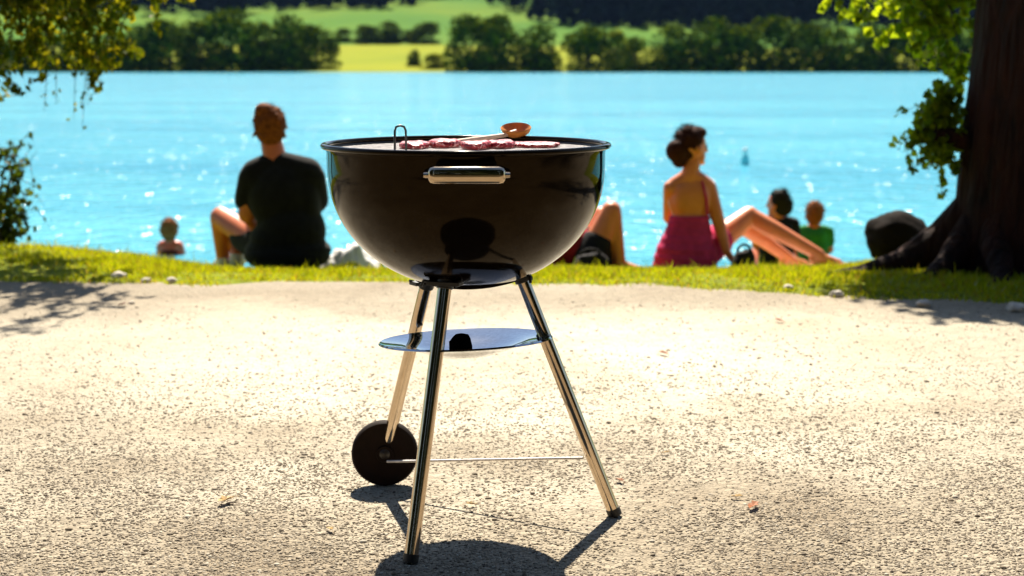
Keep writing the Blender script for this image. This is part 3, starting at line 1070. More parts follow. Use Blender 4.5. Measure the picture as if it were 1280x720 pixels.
def head(c, s=1.0, yaw=0.0):
    """head facing +Y turned by yaw (positive to the right): skull, jaw, nose, ears"""
    r = Euler((0, 0, -yaw))
    m = r.to_matrix()
    V_ = lambda x, y, z: Vector(c) + m @ (Vector((x, y, z)) * s)
    return [('e', V_(0, -0.01, 0.015), (0.074 * s, 0.092 * s, 0.098 * s), r), ('e', V_(0, 0.025, -0.055), (0.054 * s, 0.058 * s, 0.058 * s), r),
            ('c', V_(0, 0.083, 0.005), 0.009 * s, V_(0, 0.100, -0.024), 0.013 * s), ('e', V_(0, 0.078, -0.058), (0.022 * s, 0.012 * s, 0.010 * s), r),
            ('e', V_(0, 0.070, -0.094), (0.020 * s, 0.018 * s, 0.016 * s), r),
            ('e', V_(0.076, -0.006, -0.012), (0.010 * s, 0.020 * s, 0.030 * s), r), ('e', V_(-0.076, -0.006, -0.012), (0.010 * s, 0.020 * s, 0.030 * s), r)], V_


def eyes(V_, parent, s=1.0):
    for x in (-0.031, 0.031):
        MB().sphere(V_(x, 0.072, 0.004), 0.011 * s, 12, 8).build('eye', M['eye'], parent)


def hand(w, d, palm_n, s=1.0, curl=0.5, left=False):
    """palm and five curled fingers from wrist w along direction d"""
    d = Vector(d).normalized(); nrm = Vector(palm_n).normalized()
    nrm = (nrm - d * nrm.dot(d)).normalized()
    side = d.cross(nrm) * (1 if left else -1)
    w = Vector(w)
    out = [('c', w, 0.022 * s, w + d * 0.03 * s, 0.026 * s)]
    for k in range(4):
        off = side * ((k - 1.5) * 0.018 * s)
        kn = w + d * 0.078 * s + off
        out.append(('c', w + d * 0.02 * s + off * 0.7, 0.012 * s, kn, 0.0105 * s))
        L = (0.034, 0.042, 0.046, 0.040)[k] * s
        f1 = kn + (d * math.cos(curl) + nrm * math.sin(curl)) * L
        f2 = f1 + (d * math.cos(curl * 2) + nrm * math.sin(curl * 2)) * L * 0.75
        out += [('c', kn, 0.0095 * s, f1, 0.0085 * s), ('c', f1, 0.0085 * s, f2, 0.007 * s)]
    t0 = w + d * 0.02 * s + side * 0.026 * s
    t1 = t0 + (d * 0.7 + side * 0.6 + nrm * 0.3) * 0.036 * s
    t2 = t1 + (d * 0.9 + side * 0.1 + nrm * 0.4) * 0.028 * s
    out += [('c', t0, 0.013 * s, t1, 0.011 * s), ('c', t1, 0.011 * s, t2, 0.008 * s)]
    return out


def foot(ankle, d, s=1.0):
    """bare foot pointing along d from the ankle, with toes"""
    d = Vector(d).normalized()
    side = d.cross(Vector((0, 0, 1))).normalized()
    a = Vector(ankle)
    dn = Vector((0, 0, -1))
    out = [('c', a, 0.036 * s, a + dn * 0.035 * s - d * 0.03 * s, 0.034 * s), ('c', a + dn * 0.02 * s, 0.036 * s, a + d * 0.12 * s + dn * 0.045 * s, 0.026 * s),
           ('c', a + d * 0.10 * s + dn * 0.05 * s - side * 0.022 * s, 0.022 * s, a + d * 0.10 * s + dn * 0.05 * s + side * 0.022 * s, 0.02 * s)]
    for k in range(5):
        o_ = side * ((k - 2) * 0.017 * s)
        L = (0.165, 0.172, 0.168, 0.158, 0.145)[k] * s
        out.append(('c', a + d * 0.11 * s + dn * 0.052 * s + o_, 0.012 * s, a + d * L + dn * 0.056 * s + o_, 0.0115 * s if k == 0 else 0.009 * s))
    return out


def loose_hair(V_, parent, mat, s=1.0, n=260, low=-0.5):
    d = rng.normal(size=(n * 3, 3)); d /= np.linalg.norm(d, axis=1, keepdims=True)
    d = d[(d[:, 2] > low) & ~((d[:, 1] > 0.45) & (d[:, 2] < 0.45))][:n]
    c = np.array([V_(p[0] * 0.088, -0.028 + p[1] * 0.097, 0.038 + p[2] * 0.099) for p in d])
    v, f = leaf_cards(c, rng.uniform(0.03, 0.06, len(c)) * s, axis_bias=(0, 0, -0.6), aspect=14)
    link('loose_hair', mesh_np('loose_hair', v, f), mat, parent, smooth=False)


def tufts(V_, n, seed, s=1.0):
    rr = random.Random(seed)
    out = []
    for _ in range(n):
        a, b = rr.uniform(0, 6.283), rr.uniform(-0.55, 1.45)
        d = Vector((math.cos(a) * math.cos(b), math.sin(a) * math.cos(b), math.sin(b)))
        if d.y > 0.35 and d.z < 0.5: continue
        p = V_(d.x * 0.083, -0.028 + d.y * 0.09, 0.035 + d.z * 0.09)
        q = V_(d.x * 0.088 + rr.uniform(-.02, .02), -0.03 + d.y * 0.094 + rr.uniform(-.02, .01), 0.035 + d.z * 0.097 - 0.02 * (1 - d.z))
        out.append(('c', p, 0.012 * s, q, 0.006 * s))
    return out


# --- man in black, seen from behind
Ym = 7.5
man = empty('person', (P(358, 330, Ym).x, Ym, base(P(358, 330, Ym).x, Ym)),
            'person in black T-shirt sitting with back turned on the grass left of grill', 'person')
hc = P(337, 161.5, 7.52)
hp_, V_ = head(hc, 0.95, R(-12))
lk, rk = P(276, 272, 7.95), P(296, 282, 8.05)
la, ra_ = P(279, 322, 7.98), P(297, 318, 7.9)
lsh, rsh = P(316, 216, 7.5), P(390, 216, 7.5)
lel, rel = P(309, 268, 7.52), P(392, 272, 7.72)
lw, rw = P(322, 284, 7.80), P(350, 290, 7.86)
prims = hp_ + [('c', P(338, 172, 7.52), 0.056, P(345, 205, 7.5), 0.066), ('c', P(330, 220, 7.5), 0.072, P(378, 220, 7.5), 0.072),
               ('e', P(353, 245, 7.5), (0.18, 0.11, 0.19)), ('e', P(357, 300, 7.5), (0.175, 0.13, 0.14))]
prims += chain([lsh, lel], [0.056, 0.050]) + chain([lel, lw], [0.048, 0.032]) + chain([rsh, rel], [0.055, 0.043]) + chain([rel, rw], [0.042, 0.028])
prims += hand(lw, rw - lw, (0, 0, -1), 1.0) + hand(rw, lw - rw + Vector((0, 0.05, 0)), (0, 0, -1), 1.0, left=True)
prims += chain([P(338, 312, 7.6), lk, la], [0.088, 0.062, 0.04]) + chain([P(372, 312, 7.6), rk, ra_], [0.088, 0.062, 0.04])
prims += foot(la, (-0.3, 1, 0)) + foot(ra_, (-0.1, 1, 0))
mb_ = blob('body', prims, M['skin_man'], man, 0.0085)
eyes(V_, mb_)
hair = [('e', V_(0, -0.026, 0.036), (0.085, 0.094, 0.090)), ('e', V_(0, -0.048, -0.022), (0.074, 0.060, 0.062)), ('e', V_(-0.030, -0.055, 0.105), (0.050, 0.050, 0.042)),
        ('e', V_(-0.05, 0.01, 0.09), (0.03, 0.05, 0.03)), ('e', V_(0.03, 0.02, 0.10), (0.035, 0.05, 0.025))]
blob('hair', hair + tufts(V_, 60, 1), M['hair_red'], man, 0.007, 1)
loose_hair(V_, man, M['hair_red'])
shirt = [('c', P(322, 222, 7.5), 0.085, P(386, 222, 7.5), 0.085), ('c', P(342, 204, 7.5), 0.066, P(320, 217, 7.5), 0.080), ('c', P(348, 204, 7.5), 0.068, P(384, 216, 7.5), 0.084), ('e', P(353, 245, 7.5), (0.190, 0.135, 0.20)),
         ('e', P(364, 288, 7.5), (0.188, 0.155, 0.17)), ('e', P(388, 250, 7.5), (0.06, 0.10, 0.16)), ('e', P(357, 298, 7.5), (0.196, 0.155, 0.11)), ('e', P(360, 312, 7.5), (0.235, 0.17, 0.085))]
shirt += chain([P(315, 222, 7.5), P(309, 250, 7.53)], [0.074, 0.070]) + chain([P(390, 222, 7.5), P(395, 250, 7.55)], [0.074, 0.070])
blob('t_shirt', shirt, M['black_cloth'], man, 0.010)
sh = [('e', P(359, 318, 7.5), (0.235, 0.185, 0.10)), ('c', P(338, 312, 7.6), 0.105, P(306, 296, 7.80), 0.088), ('c', P(372, 312, 7.6), 0.105, P(330, 300, 7.85), 0.088)]
blob('shorts', sh, M['black_cloth'], man, 0.011)
for a, dx in ((la, -0.3), (ra_, -0.1)):
    dv = Vector((dx, 1, 0)).normalized()
    s_ = [('c', a + Vector((0, 0, -0.012)), 0.043, a + Vector((0, 0, -0.04)) - dv * 0.03, 0.043), ('c', a + Vector((0, 0, -0.03)), 0.044, a + dv * 0.15 + Vector((0, 0, -0.045)), 0.038)]
    blob('shoe', s_, M['shoe'], man, 0.009, 3)

# --- woman in pink
Yw = 8.2
woman = empty('person', (P(862, 330, Yw).x, Yw, base(P(862, 330, Yw).x, Yw)),
              'person in pink open-backed dress sitting sideways on the grass with one knee raised', 'person')
hc = P(866, 184, 8.22)
hp_, V_ = head(hc, 0.98, R(62))
lsh, rsh = P(838, 235, 8.2), P(886, 234, 8.24)
rel, rw = P(901, 288, 8.20), P(908, 314, 8.16)
lel, lw = P(836, 272, 8.42), P(862, 296, 8.56)
kn, an = P(936, 270, 8.46), P(1024, 318, 8.30)
hip = P(882, 312, 8.28)
kn2, an2 = P(928, 282, 8.62), P(985, 322, 8.62)
prims = hp_ + [('c', P(866, 200, 8.21), 0.047, P(862, 220, 8.2), 0.052), ('c', P(844, 234, 8.21), 0.052, P(880, 234, 8.23), 0.052), ('c', P(864, 218, 8.2), 0.045, P(842, 232, 8.21), 0.045), ('c', P(865, 218, 8.2), 0.045, P(883, 231, 8.23), 0.045), ('e', P(852, 248, 8.17), (0.05, 0.04, 0.09)), ('e', P(873, 248, 8.18), (0.05, 0.04, 0.09)),
               ('e', P(862, 248, 8.22), (0.128, 0.085, 0.15)), ('e', P(861, 282, 8.22), (0.118, 0.09, 0.13)), ('e', P(860, 312, 8.22), (0.165, 0.14, 0.10))]
prims += chain([rsh, rel, rw], [0.047, 0.037, 0.025]) + chain([lsh, lel, lw], [0.044, 0.036, 0.025])
prims += hand(rw, (0.35, 0.2, -0.5), (0.6, 0.4, 0.3), 0.92, 0.25) + hand(lw, (0.9, 0.4, -0.1), (0, 0, -1), 0.92, 0.5, left=True)
prims += chain([hip, kn], [0.092, 0.060]) + chain([kn, kn.lerp(an, 0.3), an], [0.056, 0.055, 0.034]) + foot(an, (1, -0.25, -0.04), 0.95)
prims += chain([P(868, 314, 8.36), kn2], [0.088, 0.056]) + chain([kn2, an2], [0.054, 0.034]) + foot(an2, (1, 0.3, 0), 0.95)
wb = blob('body', prims, M['skin_woman'], woman, 0.008)
eyes(V_, wb)
hair = [('e', V_(0, -0.022, 0.044), (0.080, 0.086, 0.078)), ('e', V_(0, -0.05, -0.02), (0.072, 0.055, 0.06)), ('e', V_(0, -0.118, -0.018), (0.062, 0.060, 0.066)), ('e', V_(0.0, -0.095, -0.075), (0.045, 0.045, 0.045)),
        ('e', V_(0, 0.02, 0.085), (0.065, 0.065, 0.04))]
blob('hair', hair + tufts(V_, 18, 2), M['hair_dark'], woman, 0.007, 1)
loose_hair(V_, woman, M['hair_dark'])
dress = [('e', P(862, 272, 8.22), (0.124, 0.094, 0.03)), ('e', P(861, 280, 8.22), (0.130, 0.102, 0.05)), ('e', P(860, 290, 8.22), (0.140, 0.116, 0.07)),
         ('e', P(859, 301, 8.22), (0.160, 0.138, 0.08)), ('e', P(858, 312, 8.22), (0.180, 0.160, 0.09)), ('e', P(857, 322, 8.22), (0.190, 0.172, 0.085)), ('e', P(856, 331, 8.22), (0.194, 0.182, 0.06)),
         ('c', hip, 0.108, hip.lerp(kn, 0.24), 0.104), ('c', P(868, 314, 8.36), 0.1, P(882, 306, 8.42), 0.095)]
blob('dress', dress, M['pink_cloth'], woman, 0.0095)
st_ = [P(884, 270, 8.165), P(883, 248, 8.145), P(879, 232, 8.16), P(875, 219, 8.20)]
MB().tube(st_, 0.008, 8).build('strap', M['pink_cloth'], woman)

# --- person reclining behind the grill
Yr = 8.15
rec = empty('person', (P(690, 325, Yr).x, Yr, base(P(690, 325, Yr).x, Yr)), 'person in dark red top with bare knees up, half hidden by the grill', 'person')
gz = lambda x, y: base(x, y)


def on(px, Y, dz):
    p = P(px, 330, Y)
    return Vector((p.x, Y, base(p.x, Y) + dz))


hipc = on(736, Yr, 0.10)
chest = on(682, Yr + 0.03, 0.24); neck = on(648, Yr + 0.04, 0.36); hd_c = on(630, Yr + 0.05, 0.47)
r_ = Euler((0, 0, R(-75)))
hp_, V_ = head(hd_c, 0.98, R(80))
k1, a1 = P(764, 264, Yr - 0.02), on(774, Yr - 0.02, 0.075)
k2, a2 = P(752, 270, Yr + 0.22), on(766, Yr + 0.22, 0.07)
prims = hp_ + [('c', hd_c, 0.05, neck, 0.055), ('c', neck, 0.10, chest, 0.13), ('c', chest, 0.13, hipc, 0.125)]
prims += chain([hipc + Vector((0, -0.08, 0)), k1, a1], [0.088, 0.060, 0.038]) + chain([hipc + Vector((0, 0.10, 0)), k2, a2], [0.088, 0.06, 0.038])
prims += foot(a1, (1, -0.15, 0), 0.95) + foot(a2, (1, 0.1, 0), 0.95)
for s in (-1, 1):
    s0 = neck + Vector((-0.02, s * 0.17, -0.03)); e0 = on(652, Yr + 0.04 + s * 0.26, 0.05); w0 = on(692, Yr + 0.04 + s * 0.26, 0.04)
    prims += chain([s0, e0, w0], [0.05, 0.04, 0.027]) + hand(w0, (1, 0, 0), (0, 0, -1), 0.95, 0.3, left=(s > 0))
rb = blob('body', prims, M['skin_woman'], rec, 0.0095)
eyes(V_, rb)
blob('hair', [('e', V_(0, -0.03, 0.04), (0.084, 0.09, 0.085)), ('e', V_(0, -0.07, -0.03), (0.07, 0.05, 0.07))], M['hair_dark'], rec, 0.009, 2)
blob('top', [('c', neck.lerp(chest, 0.25), 0.118, chest, 0.146), ('c', chest, 0.146, chest.lerp(hipc, 0.75), 0.138)] +
     [('c', neck + Vector((-0.02, s * 0.16, -0.03)), 0.066, neck + Vector((-0.02, s * 0.2, -0.10)), 0.06) for s in (-1, 1)], M['red_cloth'], rec, 0.01)
blob('shorts', [('c', chest.lerp(hipc, 0.8), 0.140, hipc, 0.142), ('c', hipc + Vector((0, -0.08, 0)), 0.105, (hipc + Vector((0, -0.08, 0))).lerp(k1, 0.3), 0.092),
                ('c', hipc + Vector((0, 0.10, 0)), 0.105, (hipc + Vector((0, 0.1, 0))).lerp(k2, 0.35), 0.092)], M['navy_cloth'], rec, 0.01)


# --- children
def child(hpx, hpy, Y, s, seat, label, hairm, cloth, clothname, yaw=0.0, standing=False, w=0.30, skin='skin_child'):
    c = P(hpx, hpy, Y)
    hp_, V_ = head(c, s, yaw)
    e = empty('person', (c.x, Y, seat), label, 'person')
    sh_z = c.z - 0.152 * s
    sx = 0.135 * s * (w / 0.30)
    hipz = seat + (0.09 if not standing else 0.30)
    pr = hp_ + [('c', c + Vector((0, -0.01, -0.06 * s)), 0.046 * s, Vector((c.x, Y, sh_z + 0.02)), 0.055 * s), ('c', (c.x - sx * 0.7, Y, sh_z), 0.052 * s, (c.x + sx * 0.7, Y, sh_z), 0.052 * s)]
    n_ = 4
    for k in range(n_ + 1):
        t = k / n_
        z = sh_z * (1 - t) + hipz * t - 0.05 * (1 - t)
        pr.append(('e', (c.x, Y, z), (sx * (0.98 - 0.12 * math.sin(t * 3.14)), 0.085 * s, 0.09 * s)))
    for q in (-1, 1):
        sp_ = Vector((c.x + q * sx, Y, sh_z - 0.01)); el = Vector((c.x + q * sx * 1.25, Y + 0.04, sh_z - 0.19 * s)); wr_ = Vector((c.x + q * sx * 0.7, Y + 0.20 * s, sh_z - 0.27 * s))
        pr += chain([sp_, el, wr_], [0.04 * s, 0.032 * s, 0.023 * s]) + hand(wr_, (-q * 0.4, 0.8, -0.3), (0, 0, -1), 0.8 * s, 0.5, left=(q < 0))
        if standing:
            kk = Vector((c.x + q * 0.075 * s, Y + 0.02, seat + 0.02)); ff = Vector((c.x + q * 0.08 * s, Y, seat - 0.26))
            pr += chain([Vector((c.x + q * 0.07 * s, Y, hipz)), kk, ff], [0.07 * s, 0.05 * s, 0.034 * s]) + foot(ff, (0, 1, 0), 0.8 * s)
        else:
            kk = Vector((c.x + q * 0.11 * s, Y + 0.30 * s, seat + 0.20 * s)); ff = Vector((c.x + q * 0.10 * s, Y + 0.46 * s, seat - 0.03))
            pr += chain([Vector((c.x + q * 0.07 * s, Y, hipz)), kk, ff], [0.07 * s, 0.05 * s, 0.034 * s]) + foot(ff, (0, 1, -0.1), 0.8 * s)
    bdy = blob('body', pr, M[skin], e, 0.0085)
    eyes(V_, bdy, s)
    blob('hair', [('e', V_(0, -0.026, 0.036), (0.083 * s, 0.092 * s, 0.088 * s)), ('e', V_(0, -0.055, -0.02), (0.080 * s, 0.064 * s, 0.080 * s))] + tufts(V_, 30, int(hpx), s), hairm, e, 0.007, 1)
    loose_hair(V_, e, hairm, s, 180)
    cl = []
    if clothname == 't_shirt':
        cl = [('c', (c.x - sx * 0.7, Y, sh_z - 0.006), 0.060 * s, (c.x + sx * 0.7, Y, sh_z - 0.006), 0.060 * s)]
        for k in range(n_ + 1):
            t = k / n_
            z = sh_z * (1 - t) + hipz * t - 0.05 * (1 - t)
            cl.append(('e', (c.x, Y, z), (sx * 1.10, 0.10 * s, 0.10 * s)))
        for q in (-1, 1):
            cl.append(('c', (c.x + q * sx, Y, sh_z - 0.012), 0.054 * s, (c.x + q * sx * 1.14, Y + 0.02, sh_z - 0.11 * s), 0.050 * s))
    else:
        for k in range(2, n_ + 1):
            t = k / n_
            z = sh_z * (1 - t) + hipz * t - 0.05 * (1 - t)
            cl.append(('e', (c.x, Y, z), (sx * 1.06, 0.096 * s, 0.09 * s)))
    blob(clothname, cl, cloth, e, 0.0095)
    return e


child(212, 288, 13.6, 0.98, -1.22, 'small bather in dark red swimwear standing in the lake at left', M['hair_ginger'], M['maroon_cloth'], 'swimsuit', R(-5), True, w=0.22, skin='skin_tan')
child(972, 255, 11.5, 1.0, base(2.1, 11.5), 'dark haired child in a black T-shirt sitting at the water behind the raised leg', M['hair_black'], M['black_cloth'], 't_shirt', R(-50))
child(1018, 268, 12.0, 0.92, base(2.5, 12.0), 'small ginger haired child in a green T-shirt at the water left of the rock', M['hair_ginger'], M['green_cloth'], 't_shirt', R(10))


# ------------------------------------------------------------------ things lying on the bank
def cloth_heap(name, px, Y, sx, sy, h, mat, label, cat, seed, rz=0):
    c = P(px, 330, Y)
    n = 40
    v = []
    for j in range(n + 1):
        for i_ in range(n + 1):
            u, w = i_ / n * 2 - 1, j / n * 2 - 1
            x, y = u * sx / 2, w * sy / 2
            wob = 1 + 0.12 * mn.noise(Vector((u * 1.5, w * 1.5, seed + 4)))
            x, y = x * wob, y * wob
            q = max(0.0, 1 - (abs(u) ** 2.5 + abs(w) ** 2.5) * 0.8)
            z = h * q ** 0.7 * (0.65 + 0.5 * mn.fractal(Vector((u * 2.2, w * 2.2, seed)), 1, 2, 3)) + 0.012 * abs(mn.noise(Vector((u * 5, w * 5, seed))))
            X, Y_ = c.x + x * math.cos(rz) - y * math.sin(rz), Y + x * math.sin(rz) + y * math.cos(rz)
            v.append((X, Y_, base(X, Y_) + 0.015 + max(0, z)))
    i = np.arange(n)[None, :] + np.arange(n)[:, None] * (n + 1)
    f = np.stack([i, i + 1, i + 2 + n, i + 1 + n], -1).reshape(-1, 4)
    o = link(name, mesh_np(name, np.array(v), f), mat)
    sol = o.modifiers.new('thickness', 'SOLIDIFY'); sol.thickness = 0.008; sol.offset = 0
    return tag(o, label, cat)


cloth_heap('towel', 440, 7.75, 0.32, 0.4, 0.17, M['towel'], 'crumpled white towel on the grass between the man and the grill', 'towel', 3.0)
cloth_heap('towel', 955, 8.35, 0.62, 0.55, 0.04, M['towel'], 'white towel spread under the raised leg of the person in pink', 'towel', 8.0)


def bag(px, Y, w, h, dpt, mat, label, seed):
    c = P(px, 330, Y)
    g = base(c.x, Y) + 0.02
    e = empty('bag', (c.x, Y, g), label, 'bag')
    mb = MB()
    n, m = 28, 12
    vs, fs = [], []
    for i_ in range(m + 1):
        t = i_ / m
        s = (1 - 0.45 * t ** 2) * (0.86 + 0.14 * math.sin(min(1, t * 4) * 1.57)) if i_ < m else 0.02
        for k in range(n):
            q = 2 * math.pi * k / n
            cx, cy = math.cos(q), math.sin(q)
            ww = 1 + 0.16 * mn.noise(Vector((cx * 1.5, cy * 1.5, t * 3 + seed)))
            vs.append(Vector((c.x + math.copysign(abs(cx) ** 0.7, cx) * w / 2 * s * ww, Y + math.copysign(abs(cy) ** 0.7, cy) * dpt / 2 * s * ww, g + h * min(t, 0.96) * (1 + 0.1 * cx))))
    for i_ in range(m):
        for k in range(n):
            fs.append((i_ * n + k, i_ * n + (k + 1) % n, (i_ + 1) * n + (k + 1) % n, (i_ + 1) * n + k))
    mb.add(vs, fs)
    mb.build('bag_body', mat, e)
    MB().tube([Vector((c.x + math.cos(a) * w * 0.26, Y - 0.02, g + h * 0.9 + math.sin(a) * h * 0.35)) for a in np.linspace(0, math.pi, 12)], 0.008, 8).build('strap', mat, e)
    return e


bag(929, 8.08, 0.15, 0.13, 0.13, M['navy_cloth'], 'small dark bag on the grass below the raised knee', 2.0)
bag(738, 7.85, 0.22, 0.10, 0.14, M['navy_cloth'], 'slouched dark bag on the grass right of the grill bowl', 7.0)

# buoy
bp = P(930, 247, 26)
bp.z = WATER
buoy = empty('buoy', bp, 'small grey buoy with a white top floating on the lake above the raised knee', 'buoy')
MB().lathe([(0.0005, -0.12), (0.06, -0.11), (0.085, 0.0), (0.08, 0.12), (0.05, 0.17), (0.03, 0.18)], bp, 24).build('buoy_body', M['buoy_teal'], buoy)
MB().lathe([(0.03, 0.18), (0.05, 0.20), (0.055, 0.26), (0.03, 0.30), (0.0005, 0.31)], bp, 24).build('buoy_cap', M['buoy'], buoy)


# ------------------------------------------------------------------ rocks, stones, leaves
def rock(name, c, r, mat, label, cat, seed, group=None, amp=0.22):
    bm = bmesh.new()
    bmesh.ops.create_icosphere(bm, subdivisions=4, radius=1)
    for vv in bm.verts:
        k = 1 + amp * mn.fractal(vv.co * 1.3 + Vector((seed, 0, 0)), 1, 2, 4)
        vv.co = Vector((vv.co.x * r[0] * k, vv.co.y * r[1] * k, vv.co.z * r[2] * k)) + Vector(c)
    me = bpy.data.meshes.new(name)
    bm.to_mesh(me); bm.free()
    return tag(link(name, me, mat), label, cat, group)


rk_ = P(1122, 297, 7.4)
rock('boulder', rk_, (0.166, 0.16, 0.142), M['rock'], 'round dark boulder beside the tree trunk against the lake', 'rock', 3.1, amp=0.16)

for k, (px, py, s, lab) in enumerate(((148, 345, 0.035, 'pale stone at the grass edge, farthest left of the pale ones'), (183, 352, 0.022, 'small pale stone beside the larger one at the left grass edge'),
                                      (214, 352, 0.024, 'pale stone at the grass edge below the bather'), (1046, 371, 0.028, 'pale stone on the gravel below the foot of the person in pink'),
                                      (1155, 383, 0.030, 'pale stone on the gravel in the tree shade'), (1270, 389, 0.036, 'pale stone at the right frame edge below the tree trunk'),
                                      (985, 362, 0.020, 'tiny pale stone left of the larger one near the grass edge'), (165, 380, 0.012, 'dark speckled pebble out on the gravel at left'))):
    g = G(px, py)
    rock('stone', (g.x, g.y, s * 0.35 + base(g.x, g.y)), (s, s * 0.8, s * 0.6), M['palestone'], lab, 'stone', k * 3.7 + 1, 'stones along the grass edge')


def dry_leaf(px, py, s, mat, label, seed):
    g = G(px, py)
    n = 12
    rz = seed * 2.1
    outline = [(-1, 0), (-0.7, 0.35), (-0.35, 0.25), (-0.1, 0.55), (0.2, 0.3), (0.5, 0.4), (1, 0.0), (0.5, -0.35), (0.2, -0.28), (-0.1, -0.5), (-0.35, -0.25), (-0.7, -0.38)]
    vs = [Vector((0, 0, 0.15))]
    for k, (x, y) in enumerate(outline):
        vs.append(Vector((x, y, 0.25 + 0.5 * abs(y) * (0.6 + 0.4 * math.sin(seed + k)) + 0.12 * x * math.sin(seed * 3))))
    m = Euler((0, 0, rz)).to_matrix()
    zz = base(g.x, g.y) + 0.004
    vs = [m @ (p * s) + Vector((g.x, g.y, zz)) for p in vs]
    mb = MB()
    mb.add(vs, [(0, k + 1, (k + 1) % 12 + 1) for k in range(12)])
    mb.tube([m @ (Vector((-1, 0, 0.25)) * s) + Vector((g.x, g.y, zz)), m @ (Vector((-1.6, 0.1, 0.1)) * s) + Vector((g.x, g.y, zz))], s * 0.035, 5)
    o = mb.build('dry_leaf', mat, None, smooth=False, merge=False)
    sol = o.modifiers.new('thickness', 'SOLIDIFY'); sol.thickness = 0.0008
    return tag(o, label, 'leaf', 'dry leaves lying on the gravel')


for k, (px, py, s, mt, lab) in enumerate(((829, 445, 0.017, 'dryleaf', 'curled brown leaf far out on the gravel right of the ash pan'), (941, 637, 0.017, 'dryleaf', 'reddish brown leaf alone on the gravel at lower right'),
                                          (921, 624, 0.010, 'paleleaf', 'small tan leaf scrap behind the reddish leaf at lower right'), (774, 603, 0.011, 'dryleaf', 'small brown leaf beside the foot of the right grill leg'),
                                          (282, 629, 0.019, 'paleleaf', 'flat yellowish leaf on the gravel at lower left'), (590, 634, 0.010, 'paleleaf', 'tiny yellowish leaf behind the grill shadow'),
                                          (974, 404, 0.016, 'dryleaf', 'dark leaf on the bright gravel below the raised foot'), (153, 383, 0.017, 'dryleaf', 'dark curled leaf on the gravel at far left'),
                                          (832, 568, 0.008, 'paleleaf', 'leaf crumb on the gravel right of the brace rod'), (412, 665, 0.010, 'paleleaf', 'small tan leaf on the gravel left of the front leg'))):
    dry_leaf(px, py, s * 1.35, M[mt], lab, k + 1.0)


# ------------------------------------------------------------------ near trees
def spray(twigs, leaves, start, end, sag, nleaf, spread, lsize, r0=0.008, sub=6):
    """a drooping branch from start to end with side twigs; fills twig tubes and leaf centres"""
    start, end = Vector(start), Vector(end)
    n = 9
    pts = []
    for k in range(n + 1):
        t = k / n
        p = start.lerp(end, t)
        p.z += sag * 4 * t * (1 - t)
        p += Vector((random.uniform(-1, 1), random.uniform(-1, 1), random.uniform(-1, 1))) * 0.012
        pts.append(p)
    twigs.append((pts, [r0 * (1 - 0.8 * k / n) for k in range(n + 1)]))
    L = (end - start).length
    for s in range(sub):
        k = random.randint(2, n)
        a = pts[k]
        d = Vector((random.gauss(0, 1), random.gauss(0, 1), random.gauss(-0.3, 0.8))).normalized() * spread * random.uniform(0.6, 1.6)
        b = a + d
        b2 = b + d * 0.5 + Vector((0, 0, -0.3 * spread))
        twigs.append(([a, b, b2], [r0 * 0.35, r0 * 0.22, r0 * 0.1]))
        for _ in range(max(1, nleaf // (sub + 1))):
            t = random.random()
            q = a.lerp(b, t * 2) if t < 0.5 else b.lerp(b2, t * 2 - 1)
            leaves.append((q.x + random.gauss(0, spread * 0.16), q.y + random.gauss(0, spread * 0.16), q.z + random.gauss(0, spread * 0.16), lsize * random.uniform(0.65, 1.3)))
    for _ in range(nleaf // 3):
        t = random.uniform(0.25, 1) * n
        k = min(n - 1, int(t))
        q = pts[k].lerp(pts[k + 1], t - k)
        leaves.append((q.x + random.gauss(0, spread * 0.22), q.y + random.gauss(0, spread * 0.22), q.z + random.gauss(0, spread * 0.22), lsize * random.uniform(0.65, 1.3)))


def build_foliage(parent, twigs, leaves, mat, bias=(0, 0, -0.5), aspect=1.6):
    mb = MB()
    for pts, rad in twigs:
        mb.tube(pts, rad, 5)
    mb.build('twig_cluster', M['twig'], parent, merge=False)
    L = np.array(leaves)
    v, f = leaf_cards(L[:, :3], L[:, 3], axis_bias=bias, aspect=aspect)
    link('crown', mesh_np('crown', v, f), mat, parent, smooth=False)


def trunk(name, pts, rad, mat, parent, n=40, roots=(), seed=0, extra=()):
    mb = MB()
    m = len(pts)
    vs, fs = [], []
    fine, fr = [], []
    for i_ in range(m - 1):
        for k in range(8):
            t = k / 8
            fine.append(Vector(pts[i_]).lerp(Vector(pts[i_ + 1]), t)); fr.append(rad[i_] * (1 - t) + rad[i_ + 1] * t)
    fine.append(Vector(pts[-1])); fr.append(rad[-1])
    for p, r in zip(fine, fr):
        for k in range(n):
            q = 2 * math.pi * k / n
            rr = r * (1 + 0.10 * mn.fractal(Vector((math.cos(q) * 1.6, math.sin(q) * 1.6, p.z * 0.7 + seed)), 1, 2, 4) + 0.03 * math.sin(q * 9 + p.z * 2) + 0.02 * math.sin(q * 23 - p.z * 3))
            vs.append(p + Vector((math.cos(q) * rr, math.sin(q) * rr, 0)))
    for i_ in range(len(fine) - 1):
        for k in range(n):
            fs.append((i_ * n + k, i_ * n + (k + 1) % n, (i_ + 1) * n + (k + 1) % n, (i_ + 1) * n + k))
    mb.add(vs, fs)
    for pts_, rad_ in list(roots) + list(extra):
        mb.tube(pts_, rad_, 14)
    return mb.build(name, mat, parent, merge=False)


